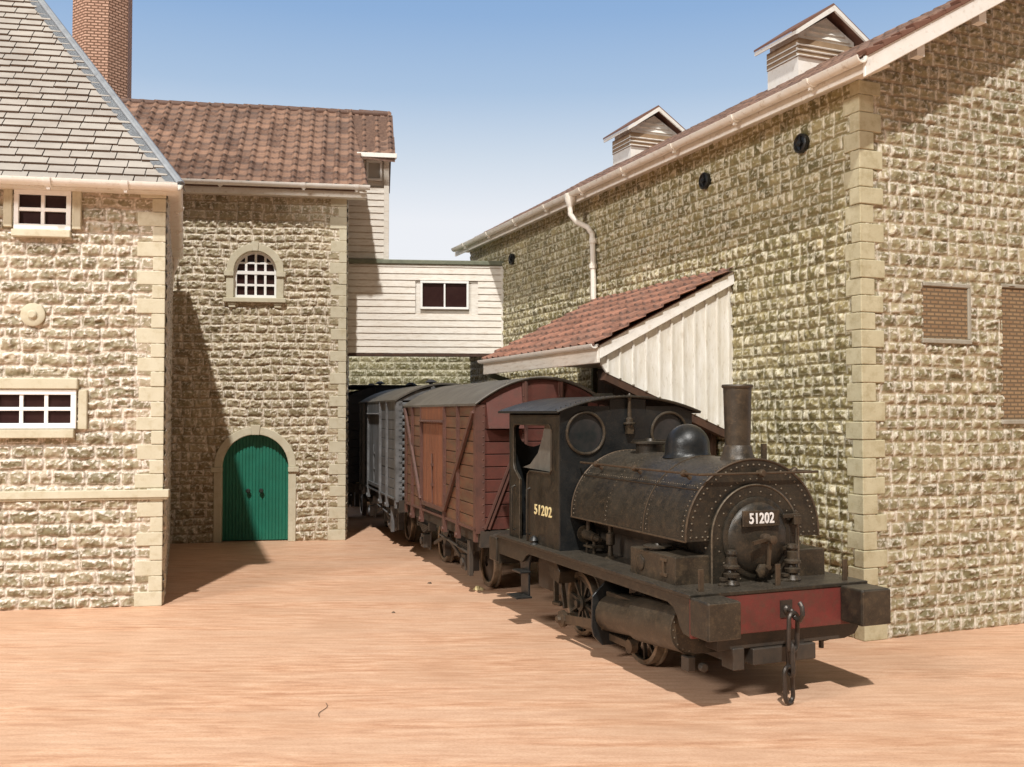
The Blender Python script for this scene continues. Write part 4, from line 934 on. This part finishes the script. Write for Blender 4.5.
for sg in (-1, 1):
    mb = MB(); X = sg * CX; w_ = -sg * .035
    def pn(ys, zs): 
        mb.prism([(X, ys[0], zs[0]), (X, ys[1], zs[0]), (X, ys[1], zs[1]), (X, ys[0], zs[1])], (w_, 0, 0))
    pts = [(CY0 + .042, 1.232), (4.66, 1.232), (4.66, 2.20), (4.64, 2.28), (4.56, 2.33), (3.82, 2.33), (3.77, 2.38), (3.77, 2.97), (3.83, 3.03), (5.16, 3.03), (5.21, 2.97), (5.21, 2.42), (5.17, 2.32), (5.05, 2.24), (4.96, 2.18), (4.96, 1.232), (CY1 - .042, 1.232), (CY1 - .042, 3.175), (CY0 + .042, 3.175)]
    mb.prism([(X, y, z) for y, z in pts], (w_, 0, 0)); cs_ = mb.build('cab_side', M['loco'], LO, smooth=None, bevel=.004)
    mb = MB(); mb.tube([(X + sg * .006, y, z) for y, z in pts[1:16]], .014, 6); mb.build('beading', M['loco_brown'], cs_)
    for yy in (5.17, 4.57):
        mb = MB(); mb.tube([(X, yy, 1.38), (X + sg * .05, yy, 1.40), (X + sg * .05, yy, 2.05), (X, yy, 2.07)], .016, 8); mb.build('handrail', M['loco'], cs_)
    if sg < 0: text_mesh('numerals', '51202', .205, M['numcream'], cs_, frame((0, -1, 0), (0, 0, 1), (X - .004, 4.08, 1.765)), xs=1.12, offset=.004, spacing=1.12)
    else: text_mesh('numerals', '51202', .205, M['numcream'], cs_, frame((0, 1, 0), (0, 0, 1), (X + .004, 4.08, 1.765)), xs=1.12, offset=.004, spacing=1.12)
mb = MB(); n = 16; ou = [(-1.17 + 2.34 * k / n, cabz(-1.17 + 2.34 * k / n)) for k in range(n + 1)]
mb.prism([(x, CY0 - .09, z + .0) for x, z in ou] + [(x, CY0 - .09, z + .035) for x, z in ou[::-1]], (0, 2.28, 0)); cr_ = mb.build('cab_roof', M['loco_blue'], LO, smooth=25)
mb = MB()
for k in range(30): x = -1.12 + 2.24 * k / 29; mb.rivet((x, CY0 + .05, cabz(x) + .035), (0, 0, 1), .013)
mb.tube([(x, CY0 - .09, z + .018) for x, z in ou], .022, 6); mb.bx(-.24, -.02, 3.9, 4.12, cabz(0) + .02, cabz(0) + .075)
mb.build('roof_rib', M['loco'], cr_)
mb = MB(); mb.bx(-.56, .56, 3.52, 3.9, 1.25, 2.4); mb.cyl((0, 3.52, 2.1), (0, 3.95, 2.1), .55, seg=28); mb.bx(-1.0, 1.0, 3.5, 5.38, 1.232, 1.26); mb.build('firebox', M['under'], LO)
mb = MB(); mb.prism([(-1.0, 5.03, 2.36), (-1.0, 4.75, 2.42), (-1.0, 4.45, 2.6), (-1.0, 4.28, 2.85), (-1.0, 4.2, 3.02), (-1.0, 3.80, 3.02), (-1.0, 3.80, 2.34)], (.03, 0, 0)); mb.build('storm_sheet', M['sheet'] if 'sheet' in M else M['loco_brown'], LO, smooth=None)
# whistle
mb = MB(); mb.bx(-.045, .045, CY0 - .09, CY0, 2.90, 3.02)
mb.lathe((0, CY0 - .05, 3.0), (0, 0, 1), [(.05, 0), (.055, .03), (.09, .04), (.09, .06), (.055, .07), (.055, .12), (.03, .14), (.032, .16), (.022, .40), (.03, .42), (.028, .46), (.01, .49)], 14); mb.build('whistle', M['loco_brown'], LO)
# frames, cylinders, motion
mb = MB()
for sg in (-1, 1): mb.bx(*sorted((sg * .50, sg * .53)), .1, 5.5, .42, 1.19)
mb.bx(-.5, .5, 2.5, 2.6, .5, 1.18); mb.bx(-.5, .5, .3, 1.3, .45, 1.1); mb.bx(-.45, .45, 4.2, 5.3, .7, 1.15); mb.build('frame', M['under'], LO, smooth=None)
for sg in (-1, 1):
    mb = MB(); c0 = V3(sg * .90, .36, .80); c1 = V3(sg * .90, 1.42, .70); c2 = V3(sg * .90, 2.30, .61)
    def dprof(c, r, inner=.58):
        o = [(sg * inner, c.y, c.z + r)]
        for k in range(15):
            t = R_(90 - 180 * k / 14); o.append((c.x + sg * math.cos(t) * r, c.y, c.z + math.sin(t) * r))
        return o + [(sg * inner, c.y, c.z - r)]
    a = dprof(c0, .285); b = dprof(c1, .275); n = len(a)
    mb.add(a + b, [tuple(range(n)), tuple(range(n, 2 * n))[::-1]] + [(i, (i + 1) % n, n + (i + 1) % n, n + i) for i in range(n)])
    mb.tube(a[1:-1], .012, 6); CM = mb
    a = dprof(c1, .235); b = dprof(c2, .235); mb = MB()
    mb.add(a + b, [tuple(range(n)), tuple(range(n, 2 * n))[::-1]] + [(i, (i + 1) % n, n + (i + 1) % n, n + i) for i in range(n)])
    mb.bx(*sorted((sg * .98, sg * .94)), 1.35, 2.28, .84, .90)
    mb.build('slide_bar_casing', M['loco_brown'], LO, smooth=30)
    mb = CM
    for k in range(9):
        t = R_(80 - 160 * k / 8); mb.rivet((c0.x + sg * math.cos(t) * .25, c0.y, c0.z + math.sin(t) * .25), (0, -1, 0), .013, 1)
    mb.cyl((sg * .9, .40, .56), (sg * .9, .40, .42), .03, seg=8); mb.build('cylinder', [M['loco_brown'], M['bolt']], LO, smooth=30)
    mb = MB(); mb.prism([(sg * x, 2.32, z) for x, z in ((.62, 1.16), (.80, 1.16), (.88, 1.10), (1.16, .84), (1.17, .45), (1.14, .32), (1.02, .20), (.75, .19), (.62, .25))], (0, .035, 0))
    mb.prism([(sg * .62, 2.36, 1.16), (sg * .62, 2.36, .95), (sg * .62, 3.0, 1.16)], (sg * .02, 0, 0)); mb.build('motion_bracket', M['loco_blue'], LO, smooth=None, bevel=.006)
    mb = MB(); xr = sg * .90
    mb.bar((xr, 3.50, .30), (xr, 1.75, .30), .04, .085, up=(0, 0, 1)); mb.bar((sg * 1.02, 3.52, .31), (sg * 1.02, 2.3, .46), .04, .12)
    for yy in (3.50, 1.75): mb.cyl((sg * .86, yy, .30), (sg * .95, yy, .30), .085, seg=14)
    mb.lathe((sg * .98, 3.52, .31), (sg, 0, 0), [(.10, 0), (.12, .02), (.12, .08), (.06, .10), (.05, .14), (.02, .15)], 8); mb.build('coupling_rod', M['bronze'], LO)
def spoked_wheel(parent, x, y, r, sg, nsp, name='wheel', mat=None, wt=0, rot=0.0):
    mat = mat or M['loco']; mb = MB(); ax = (sg, 0, 0); c = V3(x, y, r)
    mb.lathe(c, ax, [(.10, -.09), (.11, .03), (.06, .05), (.05, .09)], 18)
    for k in range(nsp):
        t = rot + 2 * math.pi * k / nsp; d = V3(0, math.cos(t), math.sin(t)); mb.bar(c + d * .08 + V3(sg * -.03, 0, 0), c + d * (r * .86) + V3(sg * -.03, 0, 0), .035, .045, up=(1, 0, 0))
    if wt:
        t0, hw_ = wt, .62; o = []
        for k in range(9): t = t0 - hw_ + 2 * hw_ * k / 8; o.append(c + V3(-sg * .04, math.cos(t) * r * .86, math.sin(t) * r * .86))
        mb.prism(o, (sg * .05, 0, 0))
    w = mb.build(name, mat, parent)
    mb = MB(); n = 40; prf = [(r * .84, -.06), (r * .84, .0), (r * .86, .02), (r * .98, .02), (r, -.01), (r, -.08), (r * 1.06, -.09), (r * 1.06, -.12), (r * .84, -.12), (r * .84, -.06)]
    mb.lathe(c, ax, prf, n, cap=False); mb.build('tyre', M['tyre'], w)
    return w
for y in (1.98, 3.73):
    for sg in (-1, 1): spoked_wheel(LO, sg * .63, y, .46, sg, 10, wt=math.pi * .62 if y > 3 else math.pi * .3, rot=.2)
    mb = MB(); mb.cyl((-.62, y, .46), (.62, y, .46), .07, seg=12); mb.build('axle', M['under'], LO)
for sg in (-1, 1):
    mb = MB()
    mb.prism([(sg * .60, 4.60, 1.15), (sg * .60, 4.30, .95), (sg * .60, 4.22, .78), (sg * .60, 3.95, .72), (sg * .60, 3.9, .9), (sg * .60, 4.1, 1.15)], (sg * .3, 0, 0))
    mb.bar((sg * .68, 4.52, .95), (sg * .68, 4.50, .30), .05, .08, up=(1, 0, 0)); mb.bar((sg * .68, 4.50, .34), (sg * .68, 4.24, .36), .05, .14, up=(1, 0, 0)); mb.bar((sg * .68, 4.3, .7), (sg * .66, 4.22, .3), .06, .07, up=(1, 0, 0))
    mb.build('brake_gear', M['loco_brown'], LO, smooth=None, bevel=.01)
for sg in (-1, 1):
    mb = MB(); mb.prism([(sg * 1.12, y, z) for y, z in ((4.42, 1.14), (4.95, 1.14), (4.90, 1.0), (4.84, .85), (4.82, .45), (4.54, .45), (4.54, .85), (4.50, 1.0))], (-sg * .035, 0, 0))
    mb.bx(*sorted((sg * 1.08, sg * 1.34)), 4.48, 4.88, .43, .46); mb.bx(*sorted((sg * 1.08, sg * 1.26)), 4.52, 4.84, .80, .83)
    mb.build('cab_step', M['loco_blue'], LO, smooth=None, bevel=.006)
# drawhook and three-link chain
mb = MB(); hk = V3(.05, -.05, 1.02)
mb.bx(-.03, .13, -.062, -.05, .93, 1.12)
pts = [hk + V3(0, .0, 0), hk + V3(0, -.10, 0), hk + V3(.0, -.16, -.07), hk + V3(.0, -.24, -.08), hk + V3(.0, -.29, -.01), hk + V3(.0, -.28, .07), hk + V3(0, -.24, .11)]
mb.tube(pts, .026, 8); mb.lathe(hk, (0, -1, 0), [(.05, 0), (.05, .03), (.03, .05)], 10); hook = mb.build('drawhook', M['chain'], LO)
def link(c, h, w_, yaw, tilt=0, r=.025):
    pts = []; n = 8; hh = h / 2 - w_ / 2
    for k in range(n + 1): t = math.pi * k / n; pts.append(V3(math.cos(t) * w_ / 2, 0, hh + math.sin(t) * w_ / 2))
    for k in range(n + 1): t = math.pi + math.pi * k / n; pts.append(V3(math.cos(t) * w_ / 2, 0, -hh + math.sin(t) * w_ / 2))
    m = Matrix.Rotation(yaw, 3, 'Z') @ Matrix.Rotation(tilt, 3, 'Y'); mb = MB(); mb.tube([m @ p + V3(*c) for p in pts], r, 8, closed=True); return mb.build('chain_link', M['chain'], hook)
link((.02, -.21, .80), .42, .15, R_(15), .05); link((.0, -.19, .505), .36, .13, R_(75), .05); link((-.02, -.18, .225), .40, .15, R_(20), -.08)

# ============================================================ covered goods vans
def rotl(o, loc, yaw): o.location = loc; o.rotation_euler = (0, 0, R_(yaw))
def van(name, label, cat, loc, yaw, Lv, hw, zb, ze_, zt_, wy, mats, style, rise_flat=False):
    pl, dr_, ir, rf = mats
    V_ = tag(empty(name, loc, yaw), label, cat, 'goods vans coupled behind the engine')
    rs = random.Random(hash(style) % 7 + 3)
    def az(x): return zt_ - (zt_ - ze_) * (abs(x) / hw) ** 2
    mb = MB(); mb.bx(-hw + .05, hw - .05, .05, Lv - .05, zb, ze_ - .01)
    n = 12
    mb.prism([(-hw + .04 + (2 * hw - .08) * k / n, .05, az(-hw + .04 + (2 * hw - .08) * k / n) - .03) for k in range(n + 1)][::-1] + [(-hw + .04, .05, ze_ - .02), (hw - .04, .05, ze_ - .02)][0:0], (0, Lv - .1, 0))
    body = mb.build('body', M['under'], V_, smooth=None)
    npl = 10; ph = (ze_ - zb) / npl
    dy0, dy1 = Lv * .385, Lv * .705
    for sg in (-1, 1):
        mb = MB(); mb2 = MB()
        for k in range(npl):
            z0, z1 = zb + k * ph + .007, zb + (k + 1) * ph - .007
            for q, (a, b) in ((mb, (.04, dy0)), (mb2, (dy1, Lv - .04))):
                j = rs.uniform(-.004, .004); q.bx(*sorted((sg * (hw - .06), sg * (hw + j))), a, b, z0, z1)
        mb.build('side_planks', pl, V_, smooth=None, bevel=.006); mb2.build('side_planks', pl, V_, smooth=None, bevel=.006)
        mb = MB(); nd = 8
        for k in range(nd):
            a = dy0 + .04 + (dy1 - dy0 - .08) * k / nd; mb.bx(*sorted((sg * (hw - .04), sg * (hw + .01))), a + .004, a + (dy1 - dy0 - .08) / nd - .004, zb + .18, ze_ - .32)
        mb.bx(*sorted((sg * (hw - .03), sg * (hw + .04))), dy0, dy1, ze_ - .32, ze_ - .02)
        d = mb.build('door', dr_, V_, smooth=None, bevel=.006)
        mb = MB()
        mb.bx(*sorted((sg * (hw - .03), sg * (hw + .075))), dy0 - .04, dy1 + .04, ze_ - .34, ze_ - .29)
        for k in range(12): mb.rivet((sg * (hw + .075), dy0 + (dy1 - dy0) * k / 11, ze_ - .315), (sg, 0, 0), .017)
        mb.bx(*sorted((sg * (hw), sg * (hw + .04))), dy0 - .02, dy1 + .02, zb + .11, zb + .19)
        mb.tube([(sg * (hw + .02), (dy0 + dy1) / 2, zb + .2), (sg * (hw + .035), (dy0 + dy1) / 2, zb + 1.2)], .014, 6)
        for z in (zb + .55, zb + .95): mb.bx(*sorted((sg * (hw), sg * (hw + .045))), (dy0 + dy1) / 2 - .06, (dy0 + dy1) / 2 + .06, z, z + .05)
        mb.build('door_rail', ir, d, smooth=None)
        mb = MB(); st = [dy0 - .05, dy1 + .05] + ([Lv * .205, Lv * .865] if style != 'dark' else [])
        for y in st:
            mb.bx(*sorted((sg * (hw), sg * (hw + .035))), y - .05, y + .05, zb - .02, ze_ - .02); mb.bx(*sorted((sg * (hw + .03), sg * (hw + .055))), y - .016, y + .016, zb - .02, ze_ - .02)
            mb.bx(*sorted((sg * (hw - .02), sg * (hw + .05))), y - .07, y + .07, zb - .26, zb - .02); mb.cyl((sg * (hw - .01), y, zb - .2), (sg * (hw + .075), y, zb - .2), .05, seg=8)
            for k in range(12): mb.rivet((sg * (hw + .035), y - .035, zb + .1 + k * (ze_ - zb - .2) / 11), (sg, 0, 0), .014)
        mb.bx(*sorted((sg * (hw - .05), sg * (hw + .03))), 0, Lv, zb - .015, zb + .025)
        for ys in ((.05, .0), (Lv - .05, Lv)):
            mb.bx(*sorted((sg * (hw - .02), sg * (hw + .03))), min(ys) - .0 if ys[1] == 0 else ys[0] - .08, (ys[0] + .08) if ys[1] == 0 else ys[1], zb - .2, ze_ - .01)
        if style == 'brown':
            for (ya, za, yb, zbb) in ((.10, ze_ - .14, dy0 - .12, zb + .15), (Lv - .08, ze_ - .06, dy1 + .05, zb + .22)):
                for o in (-.035, .035): mb.bar((sg * (hw + .055), ya + o, za), (sg * (hw + .055), yb + o, zbb), .045, .035, up=(sg, 0, 0))
                mb.bar((sg * (hw + .035), ya, za), (sg * (hw + .035), yb, zbb), .10, .02, up=(sg, 0, 0))
        mb.build('side_ironwork', ir, V_, smooth=None)
        mb = MB(); mb.bx(*sorted((sg * .92, sg * 1.02)), .02, Lv - .02, zb - .28, zb - .02); mb.build('solebar', M['under'], V_, smooth=None)
    for ye, s in ((0, -1), (Lv, 1)):
        yo = lambda d: ye + s * d
        mb = MB()
        if style == 'grey':
            k = 0; z = zb + .05
            while z < ze_ - .02:
                mb.prism([(-hw + .05, yo(0), z), (-hw + .05, yo(.04), z + .03), (-hw + .05, yo(.04), z + .075), (-hw + .05, yo(0), z + .105)], (2 * hw - .1, 0, 0)); z += .152; k += 1
            mb.prism([(-hw + .05, yo(0), ze_), (hw - .05, yo(0), ze_), (hw * .6, yo(0), az(hw * .6) - .03), (0, yo(0), zt_ - .03), (-hw * .6, yo(0), az(hw * .6) - .03)], (0, s * .02, 0))
            mb.build('corrugated_end', M['greyiron'], V_, smooth=None)
        else:
            for k in range(npl): mb.bx(-hw + .05, hw - .05, *sorted((yo(-.03), yo(.012 + rs.uniform(-.004, .004)))), zb + k * ph + .007, zb + (k + 1) * ph - .007)
            q = [(-hw + .06 + (2 * hw - .12) * i / 12, yo(0), az(-hw + .06 + (2 * hw - .12) * i / 12) - .02) for i in range(13)]
            mb.prism(q + [(hw - .06, yo(0), ze_ + .0), (-hw + .06, yo(0), ze_ + .0)], (0, s * .012, 0))
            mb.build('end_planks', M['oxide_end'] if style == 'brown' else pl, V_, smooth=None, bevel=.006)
        mb = MB()
        for x in (-.34, .34):
            mb.bx(x - .05, x + .05, *sorted((yo(.01), yo(.05))), zb, az(x) - .03); mb.bx(x - .015, x + .015, *sorted((yo(.045), yo(.085))), zb, az(x) - .03)
            for k in range(14): mb.rivet((x - .035, yo(.05), zb + .1 + k * .17), (0, s, 0), .015)
        for x in (-1, 1):
            mb.bx(*sorted((x * (hw + .02), x * (hw - .13))), *sorted((yo(.0), yo(.04))), zb - .05, ze_ - .01)
            for k in range(17): mb.rivet((x * (hw - .10), yo(.04), zb + .05 + k * (ze_ - zb - .1) / 16), (0, s, 0), .015)
            if style == 'brown':
                for o in (-.035, .035): mb.bar((x * (hw - .16) + o, yo(.05), zb + .02), (x * .42 + o, yo(.05), zb + 1.55), .035, .05, up=(0, 1, 0))
        mb.build('end_ironwork', ir, V_, smooth=None)
        if style == 'brown':
            for x in (-1, 1):
                a, b = sorted((x * (hw - .16), x * .40)); zt2 = lambda x_: az(x_) - .05
                mb = MB(); mb.add([(a, yo(.01), zt2(a)), (b, yo(.01), zt2(b)), (b, yo(.17), ze_ - .42), (a, yo(.17), ze_ - .42), (b, yo(.01), ze_ - .42), (a, yo(.01), ze_ - .42)], [(0, 1, 2, 3), (3, 2, 4, 5), (0, 3, 5), (1, 4, 2)])
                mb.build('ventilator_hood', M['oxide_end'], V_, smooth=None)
        mb = MB(); mb.bx(-1.15, 1.15, *sorted((yo(-.05), yo(.05))), zb - .29, zb - .01)
        for x in (-.86, .86): mb.lathe((x, yo(.05), zb - .15), (0, s, 0), [(.10, 0), (.09, .16), (.05, .17), (.05, .33), (.17, .34), (.17, .37)], 14)
        mb.bx(-.05, .05, *sorted((yo(.05), yo(.3))), zb - .2, zb - .1); mb.build('headstock', M['under'], V_, smooth=None)
    mb = MB(); n = 20; hx = hw + .05
    if style == 'dark': ou = [(-hx, ze_), (-hx + .05, zt_ - .03), (-hx + .2, zt_), (hx - .2, zt_), (hx - .05, zt_ - .03), (hx, ze_)]
    else: ou = [(-hx + 2 * hx * k / n, zt_ + .02 - (zt_ - ze_ + .01) * (abs(-hx + 2 * hx * k / n) / hx) ** 2.0) for k in range(n + 1)]
    mb.prism([(x, -.07, z) for x, z in ou] + [(x, -.07, z - .04) for x, z in ou[::-1]], (0, Lv + .14, 0))
    rf_ = mb.build('roof', rf, V_, smooth=30)
    mb = MB()
    for k in range(3 if style == 'brown' else 2):
        pass
    if style != 'brown':
        for y in (Lv * .3, Lv * .75): mb.lathe((0, y, zt_), (0, 0, 1), [(.05, 0), (.05, .06), (.17, .09), (.05, .16)], 10)
        mb.build('roof_vent', M['navy'], rf_)
    else:
        q = [(-.9 + .1 * k, Lv * .42 + (.16 * math.sin(math.pi * k / 11)), az(-.9 + .1 * k) + .02) for k in range(12)]
        mb.tube(q, .012, 6)
        for (x, y) in ((-.62, .12), (-.5, .42)): mb.lathe((x, y, az(x) + .01), (0, 0, 1), [(.04, 0), (.03, .03)], 8)
        mb.tube([(x, -.07, z - .01) for x, z in ou], .022, 6)
        mb.build('rain_strip', M['vanroof'], rf_)
    # running gear
    for y in wy:
        for sg in (-1, 1):
            r = .47; mb = MB(); c = V3(sg * .63, y, r)
            mb.lathe(c, (sg, 0, 0), [(.09, -.1), (.10, .02), (.2, -.02), (r * .82, -.05)], 24, cap=True)
            w = mb.build('wheel', M['under'], V_)
            mb = MB(); mb.lathe(c, (sg, 0, 0), [(r * .80, -.06), (r * .80, .0), (r * .86, .01), (r * .98, .01), (r, -.01), (r, -.08), (r * 1.06, -.09), (r * 1.06, -.12), (r * .8, -.12)], 36, cap=False); mb.build('tyre', M['tyre'], w)
            x = sg * .93
            mb = MB(); mb.prism([(x, y - .42, zb - .28), (x, y + .42, zb - .28), (x, y + .16, .62), (x, y + .13, .28), (x, y - .13, .28), (x, y - .16, .62)], (sg * .03, 0, 0))
            mb.bx(*sorted((x, x + sg * .17)), y - .13, y + .13, .34, .62); mb.cyl((x + sg * .17, y, .48), (x + sg * .21, y, .48), .08, seg=10)
            for k in range(5): mb.bx(*sorted((x + sg * .03, x + sg * .15)), y - .48 + k * .09, y + .48 - k * .09, .80 - k * .035, .83 - k * .035)
            mb.bx(*sorted((x, x + sg * .16)), y - .56, y - .48, .74, .92); mb.bx(*sorted((x, x + sg * .16)), y + .48, y + .56, .74, .92)
            mb.build('axle_guard', M['greyiron'] if style == 'grey' else M['under'], V_, smooth=None, bevel=.006)
        mb = MB(); mb.cyl((-.62, y, .47), (.62, y, .47), .06, seg=10); mb.build('axle', M['under'], V_)
    for sg in (-1, 1):
        mb = MB()
        mb.bar((sg * .98, wy[0] + .62, .50), (sg * .98, (wy[0] + wy[1]) / 2, .78), .05, .07); mb.bar((sg * .98, wy[1] - .62, .50), (sg * .98, (wy[0] + wy[1]) / 2, .78), .05, .07)
        for y in (wy[0] + .58, wy[1] - .58): mb.bx(*sorted((sg * .64, sg * .78)), y - .09, y + .05, .22, .70); mb.bar((sg * .7, y, .65), (sg * .7, y, zb - .2), .05, .05, up=(1, 0, 0))
        mb.prism([(sg * 1.02, (wy[0] + wy[1]) / 2 - .35, zb - .28), (sg * 1.02, (wy[0] + wy[1]) / 2 + .35, zb - .28), (sg * 1.02, (wy[0] + wy[1]) / 2 + .05, .62), (sg * 1.02, (wy[0] + wy[1]) / 2 - .05, .62)], (sg * .02, 0, 0))
        mb.bar((sg * 1.12, (wy[0] + wy[1]) / 2, .8), (sg * 1.12, wy[0] - .5, .70), .03, .07, up=(1, 0, 0)); mb.bx(*sorted((sg * 1.08, sg * 1.16)), wy[0] - .62, wy[0] - .48, .32, .95)
        mb.build('brake_gear', M['under'] if style != 'grey' else M['greyiron'], V_, smooth=None, bevel=.008)
    return V_
van('goods_van', 'rust brown planked goods van with grey arched roof next behind the engine', 'van', (.536, 17.30, 0), 18.6, 5.62, 1.20, 1.19, 3.355, 3.82, (1.22, 4.42), (M['oxide'], M['oxide_door'], M['oxide_iron'], M['vanroof']), 'brown')
van('goods_van', 'grey goods van with corrugated end, second wagon behind the engine', 'van', (-1.557, 23.45, 0), 16.9, 5.87, 1.20, 1.17, 3.50, 3.90, (1.5, 4.75), (M['greywood'], M['greywood'], M['greyiron'], M['vanroof']), 'grey')
van('goods_van', 'dark blue-black van at the far end of the train, mostly hidden', 'van', (-3.83, 30.1, 0), 15, 5.2, 1.20, 1.1, 3.72, 4.06, (1.1, 4.2), (M['navy'], M['navy'], M['navy'], M['navy']), 'dark')

# ============================================================ crumbs on the board
def crumb(x, y, r, seed, label, mat='pebble'):
    rs = random.Random(seed); mb = MB(); mb.lathe((x, y, -.01), (0, 0, 1), [(r * .6, 0), (r, r * .25), (r * .9, r * .6), (r * .45, r * .95)], 7)
    mb.v = [(a + rs.uniform(-.2, .2) * r, b + rs.uniform(-.2, .2) * r, c + rs.uniform(-.1, .1) * r) for a, b, c in mb.v]
    tag(mb.build('pebble', M[mat], smooth=None), label, 'pebble')
crumb(-.62, 17.95, .085, 1, 'pale yellow crumb on the board beside the brown van wheel')
crumb(-.555, 17.93, .055, 2, 'smaller crumb touching the pale yellow one near the brown van')
crumb(-1.55, 18.6, .04, 3, 'tiny dark speck on the board left of the brown van', 'fibre')
crumb(-1.90, 15.9, .03, 4, 'tiny dark speck on the open board in front of the vans', 'fibre')
mb = MB(); mb.tube([(-2.05 + .03 * math.sin(k * .55) + .003 * k, 10.95 - k * .045, .008) for k in range(12)], .0035, 5)
f_ = mb.build('hair_strand', M['fibre']); f_.location = (0, 0, 0); tag(f_, 'thin curled dark hair lying on the bare board in the foreground', 'hair')
